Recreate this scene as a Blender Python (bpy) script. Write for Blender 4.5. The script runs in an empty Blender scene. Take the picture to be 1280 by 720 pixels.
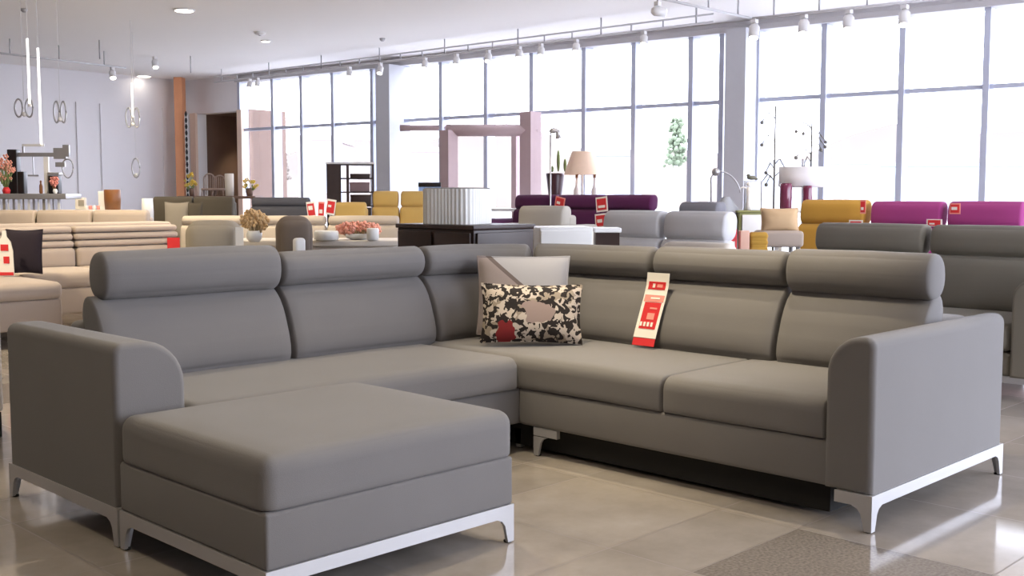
import bpy, math, random
from mathutils import Vector, Matrix, noise
PI = math.pi
random.seed(7)
C = bpy.context.scene.collection
S = bpy.context.scene

# ------------------------------------------------------------------ camera
CF, CP, CY, CH = 1382.36, .0833, .7787, 1.1148
cam_d = bpy.data.cameras.new('camera'); cam = bpy.data.objects.new('camera', cam_d); C.objects.link(cam)
cam_d.sensor_width = 36; cam_d.lens = CF / 1280 * 36; cam_d.clip_end = 500
cam.location = (0, 0, CH); cam.rotation_euler = (PI / 2 - CP, 0, CY - PI / 2)
S.camera = cam
S.view_settings.view_transform = 'Standard'; S.view_settings.look = 'None'
S.view_settings.gamma = 1; S.view_settings.use_curve_mapping = False
S.view_settings.exposure = 0.3
# ------------------------------------------------------------------ world
SKY = 8.0
w = bpy.data.worlds.new('sky'); S.world = w; w.use_nodes = True
nt = w.node_tree; bg = nt.nodes['Background']
tc = nt.nodes.new('ShaderNodeTexCoord'); sp = nt.nodes.new('ShaderNodeSeparateXYZ'); rp = nt.nodes.new('ShaderNodeValToRGB')
nt.links.new(tc.outputs['Generated'], sp.inputs[0]); nt.links.new(sp.outputs[2], rp.inputs[0]); nt.links.new(rp.outputs[0], bg.inputs[0])
rp.color_ramp.elements[0].color = (.86, .885, .97, 1); rp.color_ramp.elements[1].color = (.80, .86, 1, 1)
rp.color_ramp.elements[0].position = .0; rp.color_ramp.elements[1].position = .6
bg.inputs[1].default_value = SKY

def area(name, loc, direction, sx, sy, power, col=(1, 1, 1), spread=PI):
    l = bpy.data.lights.new(name, 'AREA'); l.shape = 'RECTANGLE'; l.size = sx; l.size_y = sy
    l.energy = power; l.color = col; l.spread = spread
    o = bpy.data.objects.new(name, l); C.objects.link(o); o.location = loc
    o.rotation_euler = Vector(direction).to_track_quat('-Z', 'Y').to_euler()
    return o
def spot(name, loc, target, power, col=(1, .83, .64), size=1.2, blend=.6, rad=.05):
    l = bpy.data.lights.new(name, 'SPOT'); l.energy = power; l.color = col; l.spot_size = size; l.spot_blend = blend; l.shadow_soft_size = rad
    o = bpy.data.objects.new(name, l); C.objects.link(o); o.location = loc
    o.rotation_euler = (Vector(target) - Vector(loc)).to_track_quat('-Z', 'Y').to_euler()
    return o
# window wall line
WA = Vector((15.1, 5.5)); WD = Vector((-.10902365, .99403916)); WN = Vector((-.99403916, -.10902365))
def wp(s, off=0, z=0):
    p = WA + WD * s + WN * off
    return Vector((p.x, p.y, z))
CEIL = 3.76
SIDE_Y = -3.3; SX = 3.0
# daylight coming in through the two glazed sides (cool)
c = wp(2.2, .25, 1.9)
lw = area('window_daylight', c, (WN.x, WN.y, -.12), 27, 3.3, 520, (.86, .92, 1)); 
ls = area('side_daylight', (9.2, SIDE_Y + .1, 1.9), (0, 1, -.05), 13.5, 3.3, 430, (.80, .87, 1))
for o in (lw, ls):
    o.visible_camera = True
    o.data.cycles.is_portal = True

area('side_daylight_boost', (9.3, SIDE_Y - .35, 1.9), (-.15, 1, -.02), 7.5, 3.2, 180, (.50, .66, 1))  # added area lamp outside the side facade, boosts the cool side light
# ------------------------------------------------------------------ pixel rays (photo pixels to places in the room)
def ray(x, y):
    a = (x - 640) / CF; b = (360 - y) / CF
    F = math.cos(CP) + b * math.sin(CP); Z = -math.sin(CP) + b * math.cos(CP)
    return Vector((a * math.sin(CY) + F * math.cos(CY), -a * math.cos(CY) + F * math.sin(CY), Z))
O = Vector((0, 0, CH))
def atz(x, y, z): r = ray(x, y); return O + r * ((z - CH) / r.z)
def atF(x, y, F): r = ray(x, y); return O + r * (F / (r.x * math.cos(CY) + r.y * math.sin(CY)))
def atX(x, y, X): r = ray(x, y); return O + r * (X / r.x)
def atY(x, y, Y): r = ray(x, y); return O + r * (Y / r.y)
FACE = CY - PI / 2      # yaw of a thing whose width runs across the view

# ------------------------------------------------------------------ materials
MATS = {}
def mat(name, col, rough=.6, metal=0, var=.06, nscale=8, bump=0, bscale=200, spec=.5, sheen=0, emit=0, weave=0, coat=0):
    if name in MATS: return MATS[name]
    m = bpy.data.materials.new(name); m.use_nodes = True; t = m.node_tree; b = t.nodes['Principled BSDF']
    n = t.nodes.new('ShaderNodeTexNoise'); n.inputs['Scale'].default_value = nscale; n.inputs['Detail'].default_value = 3
    co = t.nodes.new('ShaderNodeTexCoord'); t.links.new(co.outputs['Object'], n.inputs['Vector'])
    mx = t.nodes.new('ShaderNodeMix'); mx.data_type = 'RGBA'
    mx.inputs[6].default_value = (*[max(0, c * (1 - var)) for c in col], 1); mx.inputs[7].default_value = (*[min(1, c * (1 + var)) for c in col], 1)
    t.links.new(n.outputs[0], mx.inputs[0]); t.links.new(mx.outputs[2], b.inputs['Base Color'])
    b.inputs['Roughness'].default_value = rough; b.inputs['Metallic'].default_value = metal
    b.inputs['Specular IOR Level'].default_value = spec
    if sheen: b.inputs['Sheen Weight'].default_value = sheen; b.inputs['Sheen Roughness'].default_value = .5
    if coat: b.inputs['Coat Weight'].default_value = coat
    if emit: b.inputs['Emission Color'].default_value = (*col, 1); b.inputs['Emission Strength'].default_value = emit
    if bump:
        n2 = t.nodes.new('ShaderNodeTexNoise'); n2.inputs['Scale'].default_value = bscale; t.links.new(co.outputs['Object'], n2.inputs['Vector'])
        bp = t.nodes.new('ShaderNodeBump'); bp.inputs['Strength'].default_value = bump; bp.inputs['Distance'].default_value = .002
        t.links.new(n2.outputs[0], bp.inputs['Height']); t.links.new(bp.outputs[0], b.inputs['Normal'])
    MATS[name] = m; return m
def glass(name, tint=(1, 1, 1), refl=.06):
    if name in MATS: return MATS[name]
    m = bpy.data.materials.new(name); m.use_nodes = True; t = m.node_tree; t.nodes.clear()
    o = t.nodes.new('ShaderNodeOutputMaterial'); tr = t.nodes.new('ShaderNodeBsdfTransparent'); gl = t.nodes.new('ShaderNodeBsdfGlossy')
    tr.inputs[0].default_value = (*tint, 1); gl.inputs['Roughness'].default_value = .02
    mx = t.nodes.new('ShaderNodeMixShader'); fr = t.nodes.new('ShaderNodeLayerWeight'); fr.inputs[0].default_value = .25
    mm = t.nodes.new('ShaderNodeMath'); mm.operation = 'MULTIPLY'; mm.inputs[1].default_value = refl * 3
    t.links.new(fr.outputs['Fresnel'], mm.inputs[0]); t.links.new(mm.outputs[0], mx.inputs[0])
    t.links.new(tr.outputs[0], mx.inputs[1]); t.links.new(gl.outputs[0], mx.inputs[2]); t.links.new(mx.outputs[0], o.inputs[0])
    MATS[name] = m; return m

FAB = dict(rough=.92, bump=.35, bscale=420, spec=.2, sheen=.12, nscale=5, var=.05)
grey = mat('grey_fabric', (.166, .156, .153), **FAB)
grey2 = mat('olive_grey_fabric', (.205, .185, .15), **FAB)
lgrey = mat('light_grey_fabric', (.66, .65, .66), **FAB)
beige = mat('beige_fabric', (.40, .325, .27), **FAB)
cream = mat('cream_fabric', (.68, .62, .55), **FAB)
taupe = mat('taupe_fabric', (.30, .26, .21), **FAB)
dolive = mat('dark_olive_fabric', (.09, .075, .055), **FAB)
navy = mat('slate_fabric', (.085, .085, .10), **FAB)
mustard = mat('mustard_fabric', (.58, .38, .12), **FAB)
yellow = mat('yellow_fabric', (.50, .28, .05), **FAB)
pink = mat('magenta_fabric', (.30, .045, .18), **FAB)
purple = mat('purple_fabric', (.075, .012, .06), **FAB)
plum = mat('dark_plum_fabric', (.022, .015, .022), **FAB)
chrome = mat('brushed_chrome', (.44, .43, .44), rough=.32, metal=.35, var=.03)
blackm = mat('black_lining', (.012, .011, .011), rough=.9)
wallm = mat('white_wall_paint', (.82, .79, .80), rough=.8, var=.02, nscale=1, bump=.1, bscale=60)
taupewall = mat('taupe_wall_paint', (.52, .43, .35), rough=.85, var=.03)
ceilm = mat('ceiling_paint', (.93, .895, .865), rough=.85, var=.015, nscale=.6)
beamm = mat('beam_paint', (.50, .48, .49), rough=.6, var=.03)
colm = mat('column_paint', (.52, .52, .55), rough=.6, var=.03)
framem = mat('window_aluminium', (.48, .50, .60), rough=.45, metal=.2, var=.03)
white = mat('white_lacquer', (.80, .79, .77), rough=.35, var=.02)
darkwood = mat('dark_brown_wood', (.035, .018, .014), rough=.38, var=.3, nscale=14)
brownm = mat('brown_panel', (.16, .095, .07), rough=.7, var=.15, nscale=3)
orange = mat('orange_paint', (.80, .36, .18), rough=.6, var=.05)
peach = mat('peach_paint', (.82, .62, .50), rough=.7, var=.04)
redm = mat('red_print', (.62, .025, .03), rough=.5, var=.1)
pinkm = mat('pink_print', (.80, .30, .25), rough=.5, var=.1)
paper = mat('white_paper', (.82, .78, .72), rough=.6, var=.02)
steel = mat('grey_metal', (.45, .44, .45), rough=.35, metal=.7)
whitemetal = mat('white_metal', (.75, .73, .72), rough=.4, var=.02)
black = mat('black_ceramic', (.015, .012, .012), rough=.3)
bronze = mat('brown_leather', (.22, .08, .02), rough=.45, var=.2)
straw = mat('dried_straw', (.62, .42, .22), rough=.8, var=.25, nscale=30)
petal = mat('pink_petal', (.80, .36, .26), rough=.7, var=.25, nscale=30)
ypetal = mat('yellow_petal', (.75, .52, .08), rough=.7, var=.2)
leafm = mat('green_leaf', (.20, .26, .09), rough=.6, var=.3, nscale=10)
purpleglass = mat('purple_glass', (.16, .03, .07), rough=.15, var=.1)
lampglow = mat('lamp_glow', (1, .93, .82), emit=9)
tubeglow = mat('tube_glow', (1, .93, .90), emit=1.6)
gl_clear = glass('window_glass', (.97, .98, 1), .05)
gl_item = glass('clear_glass', (.86, .86, .88), .25)

# ------------------------------------------------------------------ mesh builder
class MB:
    def __init__(s): s.v = []; s.f = []; s.sm = []; s.wn = False
    def add(s, vs, fs, smooth=True, M=None):
        b = len(s.v)
        s.v += [(M @ Vector(p)) if M else Vector(p) for p in vs]
        s.f += [[b + i for i in f] for f in fs]; s.sm += [smooth] * len(fs); return s
    def box(s, x0, y0, z0, x1, y1, z1, M=None):
        vs = [(x, y, z) for z in (z0, z1) for y in (y0, y1) for x in (x0, x1)]
        return s.add(vs, [(0, 2, 3, 1), (4, 5, 7, 6), (0, 1, 5, 4), (2, 6, 7, 3), (0, 4, 6, 2), (1, 3, 7, 5)], False, M)
    def rbox(s, x0, y0, z0, x1, y1, z1, r=.04, n=10, puff=(0, 0, 0), fn=None, M=None, nx=None, flat=0):
        # rounded, softly swollen block
        c = [(x0 + x1) / 2, (y0 + y1) / 2, (z0 + z1) / 2]; h = [(x1 - x0) / 2, (y1 - y0) / 2, (z1 - z0) / 2]
        if not isinstance(r, (tuple, list)): r = (r, r, r)
        r = [min(r[i], h[i] * .999) for i in range(3)]
        N = [nx or n, n, n]
        def ticks(k):
            m = max(2, N[k] - 6); e = [-1, -.92, -.71, -.38]
            inner = (h[k] - r[k]); t = [-(inner) - r[k] * math.cos(a) for a in (0, PI / 8, PI / 4, 3 * PI / 8)]
            mid = [-inner + 2 * inner * i / m for i in range(m + 1)]
            return t + mid + [-q for q in reversed(t)]
        T = [ticks(k) for k in range(3)]
        def shape(p):
            q = []; d = []
            for k in range(3):
                i = h[k] - r[k]; cl = max(-i, min(i, p[k])); q.append(cl); d.append((p[k] - cl) / max(r[k], 1e-6))
            hd = math.hypot(d[0], d[1]); pw = 2 if (p[2] > 0 or not flat) else flat
            L = (hd ** pw + abs(d[2]) ** pw) ** (1 / pw)
            if L > 1e-9:
                # project cube shell to unit sphere direction
                d = [a / L for a in d]
            o = [q[k] + d[k] * r[k] for k in range(3)]
            u = [p[k] / h[k] for k in range(3)]
            for k in range(3):
                a, b = (k + 1) % 3, (k + 2) % 3
                o[k] += puff[k] * u[k] * max(0, 1 - u[a] ** 2) ** .6 * max(0, 1 - u[b] ** 2) ** .6
            o = [o[k] + c[k] for k in range(3)]
            return fn(*o) if fn else o
        vs = []; fs = []; idx = {}
        nn = [len(t) - 1 for t in T]
        def V(i, j, k):
            if (i, j, k) not in idx: idx[i, j, k] = len(vs); vs.append(shape((T[0][i], T[1][j], T[2][k])))
            return idx[i, j, k]
        A, B, D = nn
        for i in range(A):
            for j in range(B):
                fs.append((V(i, j, 0), V(i, j + 1, 0), V(i + 1, j + 1, 0), V(i + 1, j, 0)))
                fs.append((V(i, j, D), V(i + 1, j, D), V(i + 1, j + 1, D), V(i, j + 1, D)))
        for i in range(A):
            for k in range(D):
                fs.append((V(i, 0, k), V(i + 1, 0, k), V(i + 1, 0, k + 1), V(i, 0, k + 1)))
                fs.append((V(i, B, k), V(i, B, k + 1), V(i + 1, B, k + 1), V(i + 1, B, k)))
        for j in range(B):
            for k in range(D):
                fs.append((V(0, j, k), V(0, j, k + 1), V(0, j + 1, k + 1), V(0, j + 1, k)))
                fs.append((V(A, j, k), V(A, j + 1, k), V(A, j + 1, k + 1), V(A, j, k + 1)))
        return s.add(vs, fs, True, M)
    def prism(s, prof, ax, a0, a1, bev=0, smooth=True, M=None):
        # profile extruded along an axis, with a rounded rim; ax='x': prof=(y,z); 'y': prof=(x,z); 'z': (x,y)
        cx = sum(p[0] for p in prof) / len(prof); cy = sum(p[1] for p in prof) / len(prof)
        def P(p, a):
            return {'x': (a, p[0], p[1]), 'y': (p[0], a, p[1]), 'z': (p[0], p[1], a)}[ax]
        n = len(prof)
        def inset(d):
            out = []
            for i in range(n):
                p0, p1, p2 = Vector(prof[i - 1]), Vector(prof[i]), Vector(prof[(i + 1) % n])
                e1 = (p1 - p0).normalized(); e2 = (p2 - p1).normalized()
                n1 = Vector((-e1.y, e1.x)); n2 = Vector((-e2.y, e2.x)); m = (n1 + n2)
                if m.length < 1e-6: m = n1
                m = m.normalized(); out.append(tuple(p1 + m * (d / max(.5, m.dot(n1)))))
            return out
        area2 = sum(prof[i][0] * prof[(i + 1) % n][1] - prof[(i + 1) % n][0] * prof[i][1] for i in range(n))
        if area2 < 0: prof = prof[::-1]
        sg = 1 if a1 > a0 else -1
        rings = []
        if bev:
            for t in (0, PI / 6, PI / 3, PI / 2): rings.append((inset(bev * (1 - math.sin(t))), a0 + sg * bev * (1 - math.cos(t))))
            for t in (PI / 2, PI / 3, PI / 6, 0): rings.append((inset(bev * (1 - math.sin(t))), a1 - sg * bev * (1 - math.cos(t))))
        else: rings = [(prof, a0), (prof, a1)]
        vs = []; fs = []
        for pr, a in rings: vs += [P(p, a) for p in pr]
        for k in range(len(rings) - 1):
            for i in range(n):
                j = (i + 1) % n; fs.append((k * n + i, k * n + j, (k + 1) * n + j, (k + 1) * n + i))
        s.add(vs, fs, smooth, M)
        k0 = len(s.v) - len(vs)
        s.f += [[k0 + i for i in range(n)][::-1], [k0 + (len(rings) - 1) * n + i for i in range(n)]]; s.sm += [False, False]; s.wn = smooth
        return s
    def lathe(s, prof, x=0, y=0, n=20, M=None, smooth=True, cap=True):
        vs = []; fs = []
        for r, z in prof: vs += [(x + r * math.cos(2 * PI * i / n), y + r * math.sin(2 * PI * i / n), z) for i in range(n)]
        for k in range(len(prof) - 1):
            for i in range(n):
                j = (i + 1) % n; fs.append((k * n + i, k * n + j, (k + 1) * n + j, (k + 1) * n + i))
        if cap: fs.append(tuple(range(n))[::-1]); fs.append(tuple((len(prof) - 1) * n + i for i in range(n)))
        return s.add(vs, fs, smooth, M)
    def tube(s, pts, r, n=8, M=None):
        pts = [Vector(p) for p in pts]; rr = r if isinstance(r, (list, tuple)) else [r] * len(pts)
        vs = []; fs = []; up = None
        for i, p in enumerate(pts):
            t = (pts[min(i + 1, len(pts) - 1)] - pts[max(i - 1, 0)]).normalized()
            a = Vector((0, 0, 1)) if abs(t.z) < .9 else Vector((1, 0, 0))
            if up is not None: a = up
            u = (a - t * a.dot(t)).normalized(); up = u; v = t.cross(u)
            vs += [p + (u * math.cos(2 * PI * k / n) + v * math.sin(2 * PI * k / n)) * rr[i] for k in range(n)]
        for i in range(len(pts) - 1):
            for k in range(n):
                l = (k + 1) % n; fs.append((i * n + k, i * n + l, (i + 1) * n + l, (i + 1) * n + k))
        fs.append(tuple(range(n))[::-1]); fs.append(tuple((len(pts) - 1) * n + i for i in range(n)))
        return s.add(vs, fs, True, M)
    def ball(s, c, r, n=10, m=6, jit=0):
        if not isinstance(r, (tuple, list)): r = (r, r, r)
        vs = [(c[0], c[1], c[2] - r[2])]; fs = []
        for k in range(1, m):
            a = -PI / 2 + PI * k / m
            for i in range(n):
                b = 2 * PI * i / n; q = 1 + random.uniform(-jit, jit)
                vs.append((c[0] + r[0] * q * math.cos(a) * math.cos(b), c[1] + r[1] * q * math.cos(a) * math.sin(b), c[2] + r[2] * q * math.sin(a)))
        vs.append((c[0], c[1], c[2] + r[2])); T = len(vs) - 1
        for i in range(n):
            j = (i + 1) % n; fs.append((0, 1 + j, 1 + i)); fs.append((T, T - n + i, T - n + j))
            for k in range(m - 2): fs.append((1 + k * n + i, 1 + k * n + j, 1 + (k + 1) * n + j, 1 + (k + 1) * n + i))
        return s.add(vs, fs, True)
    def build(s, name, m, parent=None, label=None):
        me = bpy.data.meshes.new(name); me.from_pydata([tuple(v) for v in s.v], [], s.f); me.materials.append(m)
        me.polygons.foreach_set('use_smooth', s.sm); me.update()
        o = bpy.data.objects.new(name, me); C.objects.link(o)
        if s.wn: md = o.modifiers.new('weighted', 'WEIGHTED_NORMAL'); md.weight = 90
        if parent: o.parent = parent
        if label: o['label'] = label
        return o
def thing(name, label, cat, loc=(0, 0, 0), rz=0, group=None):
    o = bpy.data.objects.new(name, None); C.objects.link(o); o.location = loc; o.rotation_euler = (0, 0, rz)
    o.empty_display_size = .1
    o['label'] = label; o['category'] = cat
    if group: o['group'] = group
    return o
def tag(o, label, cat, group=None):
    o['label'] = label; o['category'] = cat
    if group: o['group'] = group
    return o
def struct(o): o['kind'] = 'structure'; return o
def dup(root, loc, rz=None, label=None, group=None):
    r = root.copy(); C.objects.link(r); r.location = loc
    if rz is not None: r.rotation_euler = (0, 0, rz)
    if label: r['label'] = label
    if group: r['group'] = group
    for ch in list(root.children):
        k = ch.copy(); C.objects.link(k); k.parent = r
        for g in list(ch.children):
            d = g.copy(); C.objects.link(d); d.parent = k
    return r

# ================================================================== SETTING
# floor tiles
fm = bpy.data.materials.new('polished_floor_tiles'); fm.use_nodes = True; t = fm.node_tree; b = t.nodes['Principled BSDF']
def N(ty, **k):
    n = t.nodes.new(ty)
    for a, v in k.items(): setattr(n, a, v)
    return n
def math_(op, a, b_=None):
    n = N('ShaderNodeMath', operation=op)
    for i, q in enumerate((a, b_)):
        if q is None: continue
        if isinstance(q, (int, float)): n.inputs[i].default_value = q
        else: t.links.new(q, n.inputs[i])
    return n.outputs[0]
geo = N('ShaderNodeNewGeometry'); sx = N('ShaderNodeSeparateXYZ'); t.links.new(geo.outputs['Position'], sx.inputs[0])
X = math_('ADD', sx.outputs[0], 20 * .61 - 1.435); Y = math_('ADD', sx.outputs[1], 20 * .97 - 1.22)
ix = math_('FLOOR', math_('DIVIDE', X, .61)); fx = math_('SUBTRACT', X, math_('MULTIPLY', ix, .61))
iy = math_('FLOOR', math_('DIVIDE', Y, .97)); fy = math_('SUBTRACT', Y, math_('MULTIPLY', iy, .97))
half = math_('GREATER_THAN', fy, .65)
g = .0028
gx = math_('LESS_THAN', math_('MINIMUM', fx, math_('SUBTRACT', .61, fx)), g)
gy = math_('LESS_THAN', math_('MINIMUM', math_('MINIMUM', fy, math_('SUBTRACT', .97, fy)), math_('ABSOLUTE', math_('SUBTRACT', fy, .65))), g)
grout = math_('MAXIMUM', gx, gy)
cx = N('ShaderNodeCombineXYZ'); t.links.new(ix, cx.inputs[0]); t.links.new(math_('ADD', math_('MULTIPLY', iy, 2), half), cx.inputs[1])
wn = N('ShaderNodeTexWhiteNoise', noise_dimensions='3D'); t.links.new(cx.outputs[0], wn.inputs['Vector'])
ns = N('ShaderNodeTexNoise'); ns.inputs['Scale'].default_value = 3.2; ns.inputs['Detail'].default_value = 8; ns.inputs['Roughness'].default_value = .65; t.links.new(geo.outputs['Position'], ns.inputs['Vector'])
sk = N('ShaderNodeTexNoise'); sk.inputs['Scale'].default_value = 95; sk.inputs['Detail'].default_value = 3; t.links.new(geo.outputs['Position'], sk.inputs['Vector'])
r1 = N('ShaderNodeValToRGB'); t.links.new(ns.outputs[0], r1.inputs[0])
r1.color_ramp.elements[0].position = .3; r1.color_ramp.elements[0].color = (.29, .25, .215, 1)
r1.color_ramp.elements[1].position = .72; r1.color_ramp.elements[1].color = (.40, .355, .315, 1)
# speckled darker stone: one tile in some cells (iy==20 is the row in front of the right wing)
r2 = N('ShaderNodeValToRGB'); t.links.new(sk.outputs[0], r2.inputs[0])
r2.color_ramp.elements[0].position = .35; r2.color_ramp.elements[0].color = (.165, .14, .12, 1)
r2.color_ramp.elements[1].position = .65; r2.color_ramp.elements[1].color = (.26, .225, .195, 1)
sel = math_('COMPARE', ix, 22.0)
isrow = math_('MULTIPLY', math_('COMPARE', iy, 20.0), math_('SUBTRACT', 1, half))
t.nodes[-1].inputs
for n_ in t.nodes:
    if n_.type == 'MATH' and n_.operation == 'COMPARE': n_.inputs[2].default_value = .1
dark = math_('MAXIMUM', math_('MULTIPLY', isrow, sel), math_('GREATER_THAN', wn.outputs[0], .955))
mA = N('ShaderNodeMix', data_type='RGBA'); t.links.new(dark, mA.inputs[0]); t.links.new(r1.outputs[0], mA.inputs[6]); t.links.new(r2.outputs[0], mA.inputs[7])
mB = N('ShaderNodeMix', data_type='RGBA', blend_type='MULTIPLY'); mB.inputs[0].default_value = 1
r3 = N('ShaderNodeValToRGB'); r3.color_ramp.elements[0].color = (.86, .86, .86, 1); r3.color_ramp.elements[1].color = (1.06, 1.06, 1.06, 1)
t.links.new(wn.outputs[0], r3.inputs[0]); t.links.new(mA.outputs[2], mB.inputs[6]); t.links.new(r3.outputs[0], mB.inputs[7])
mC = N('ShaderNodeMix', data_type='RGBA'); t.links.new(grout, mC.inputs[0]); t.links.new(mB.outputs[2], mC.inputs[6]); mC.inputs[7].default_value = (.20, .17, .15, 1)
t.links.new(mC.outputs[2], b.inputs['Base Color'])
b.inputs['Roughness'].default_value = .11; b.inputs['Specular IOR Level'].default_value = .55
rr = math_('ADD', math_('MULTIPLY', grout, .4), .10); t.links.new(rr, b.inputs['Roughness'])

XL = -6.5
back = lambda x, off=0: 23.1 + (x - 8.8) * .1097 + off       # rear wall line
cxr = None
p0 = wp(-10.9); pc = wp(18.3)
m = MB(); poly = [(XL, SIDE_Y), (p0.x + .3, SIDE_Y), (pc.x + .3, pc.y + .3), (XL, back(XL) + .1)]
m.add([(x, y, 0) for x, y in poly] + [(x, y, -.15) for x, y in poly], [(0, 1, 2, 3), (7, 6, 5, 4)] + [(i, i + 4, (i + 1) % 4 + 4, (i + 1) % 4) for i in range(4)], False)
struct(m.build('floor', fm))
m = MB(); m.add([(x, y, CEIL) for x, y in poly] + [(x, y, CEIL + .2) for x, y in poly], [(3, 2, 1, 0), (4, 5, 6, 7)] + [(i, (i + 1) % 4, (i + 1) % 4 + 4, i + 4) for i in range(4)], False)
struct(m.build('ceiling', ceilm))
# rear wall
WMr = Matrix.Translation((8.8, 23.1, 0)) @ Matrix.Rotation(math.atan(.1097), 4, 'Z')      # rear wall frame: x along, y outward
m = MB(); m.box(-15.6, 0, 0, 4.35, .15, CEIL, WMr); struct(m.build('wall_back', wallm))
m = MB(); m.box(XL - .15, SIDE_Y, 0, XL, back(XL) + .1, CEIL); struct(m.build('wall_left', taupewall))
# faint panel joints on the rear wall
for i, px in enumerate((100, 132, 215)):
    p = atY(px, 150, 23.2); q = WMr.inverted() @ Vector((p.x, p.y, 0))
    m = MB(); m.box(q.x - .05, -.03, 0, q.x + (.22 if i == 1 else .05), 0, 3.1, WMr); struct(m.build('trim_%d' % (i + 1), wallm))
WM = Matrix.Translation((WA.x, WA.y, 0)) @ Matrix(((WD.x, WN.x, 0, 0), (WD.y, WN.y, 0, 0), (0, 0, 1, 0), (0, 0, 0, 1)))  # x along wall, y inward
HEAD = 3.60; TR = 2.565
m = MB(); m.box(-11, -.25, HEAD + .09, 18.4, 0, CEIL, WM); m.box(16.25, -.25, 2.98, 18.4, 0, HEAD + .09, WM); m.box(17.75, -.25, 0, 18.4, 0, 2.98, WM)
struct(m.build('wall_window_side', wallm))
m = MB(); m.box(-11, -.25, HEAD, 16.25, .10, HEAD + .085, WM); struct(m.build('trim_4', beamm))
m = MB(); m.box(-11, -.25, 0, 16.25, 0, .12, WM); struct(m.build('baseboard_window_side', beamm))
def column(s0, s1, i):
    m = MB(); m.box(s0, .02, 0, s1, .42, HEAD, WM); struct(m.build('wall_column_%d' % i, colm))
def wall_s(px, off=0):
    r = ray(px, 180); A = WA; tt = (Vector((A.x, A.y)).dot(WN) + off) / (r.x * WN.x + r.y * WN.y)
    return (Vector((r.x * tt, r.y * tt)) - A).dot(WD)
column(wall_s(930, .42), wall_s(905, .42), 1)
column(wall_s(487, .42), wall_s(470, .42), 2)
column(-5.6, -5.1, 3)
# windows: bays with mullions
def window(i, s0, s1, mull):
    f = MB()
    for s in mull: f.box(s - .042, -.20, .12, s + .042, .03, HEAD, WM)
    f.box(s0, -.14, TR - .03, s1, -.02, TR + .03, WM); f.box(s0, -.14, .12, s1, -.02, .2, WM)
    fo = struct(f.build('window_%d' % i, framem))
    for a, b_ in zip(mull[:-1], mull[1:]):
        for z0, z1 in ((.2, TR - .03), (TR + .03, HEAD)):
            MB().box(a + .03, -.10, z0, b_ - .03, -.09, z1, WM).build('pane', gl_clear, fo)
W = wall_s
window(1, -11, W(942), [-11, -9.9, -8.8, -7.7, -6.6, -5.35, -4.1, -3.0, -1.75, -.64, W(1230), W(1125), W(1028), W(945)])
window(2, W(905), W(500), [W(905) + .05, W(863), W(792), W(730), W(665), W(608), W(552), W(502)])
window(3, W(480), 16.25, [W(480), W(466), W(417), W(378), W(342), 16.2])
# blue-white panel beside the second column
m = MB(); m.box(W(502) + .03, -.1, .12, W(486), -.02, HEAD, WM); struct(m.build('wall_panel', colm))
# side facade (out of the picture): glass front with posts, lets the daylight in
m = MB()
for x in [SX + k * 1.9 for k in range(9)]:
    if x < p0.x: m.box(x - .05, SIDE_Y - .15, 0, x + .05, SIDE_Y, CEIL)
m.box(SX, SIDE_Y - .15, 0, p0.x + .3, SIDE_Y, .12); m.box(SX, SIDE_Y - .15, HEAD, p0.x + .3, SIDE_Y, CEIL)
struct(m.build('window_4', framem))
m = MB(); m.box(XL, SIDE_Y - .15, 0, SX - .05, SIDE_Y, CEIL); struct(m.build('wall_right', taupewall))

# niche (shop entrance) at the far left end of the window side
m = MB(); m.box(16.25, -1.3, 0, 17.75, -1.2, 2.98, WM); m.box(17.75, -1.3, 0, 17.85, -.25, 2.98, WM); m.box(16.20, -1.3, 0, 16.25, -.25, 2.98, WM); m.box(16.2, -1.3, 2.98, 17.85, -.25, 3.04, WM); m.box(16.2, -1.3, -.1, 17.85, -.25, 0, WM)
struct(m.build('wall_niche', brownm))
m = MB(); m.box(16.08, -.01, 0, 16.24, .06, 3.0, WM); m.box(17.75, -.01, 0, 17.95, .06, 3.0, WM); struct(m.build('trim_5', peach))
p = atF(226, 170, 25.2)
m = MB(); m.box(-.09, -.14, 0, .09, .14, CEIL, Matrix.Translation((p.x, p.y, 0)) @ Matrix.Rotation(FACE, 4, 'Z'))
struct(m.build('wall_pillar_orange', orange))

# ================================================================== MAIN SOFA
sofa = thing('corner_sofa', 'large grey fabric corner sofa with raised headrests and chrome skids, in the foreground', 'sofa', (3.4, 3.27, 0))
IM = Matrix.Translation((-3.4, -3.27, 0))
def part(m, name, mt, par=None, label=None):
    if par is None or par == sofa: m.v = [IM @ v for v in m.v]; return m.build(name, mt, sofa, label)
    m.v = [IM @ v for v in m.v]; return m.build(name, mt, par, label)
ZC, ZS, AH = .125, .285, .65
def arc(cx, cy, r, a0, a1, n=8): return [(cx + r * math.cos(a0 + (a1 - a0) * i / n), cy + r * math.sin(a0 + (a1 - a0) * i / n)) for i in range(n + 1)]
def arm_profile(o, i, z0, z1, ro=.035, ri=.15):
    # o = outer edge, i = inner edge (coordinates across); returns closed profile
    sg = 1 if i > o else -1; w_ = abs(i - o)
    pr = [(0, z0), (w_, z0)] + arc(w_ - ri, z1 - ri, ri, 0, PI / 2) + arc(ro, z1 - ro, ro, PI / 2, PI, 4)
    return [(o + sg * a, z) for a, z in pr]
# left arm
a = part(MB().prism(arm_profile(1.567, 1.815, ZC, AH), 'y', 3.30, 4.165, .022), 'arm', grey)
# right arm
a2 = part(MB().prism(arm_profile(1.670, 1.845, ZC, AH, .035, .13), 'x', 3.378, 4.485, .022), 'arm', grey)
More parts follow.
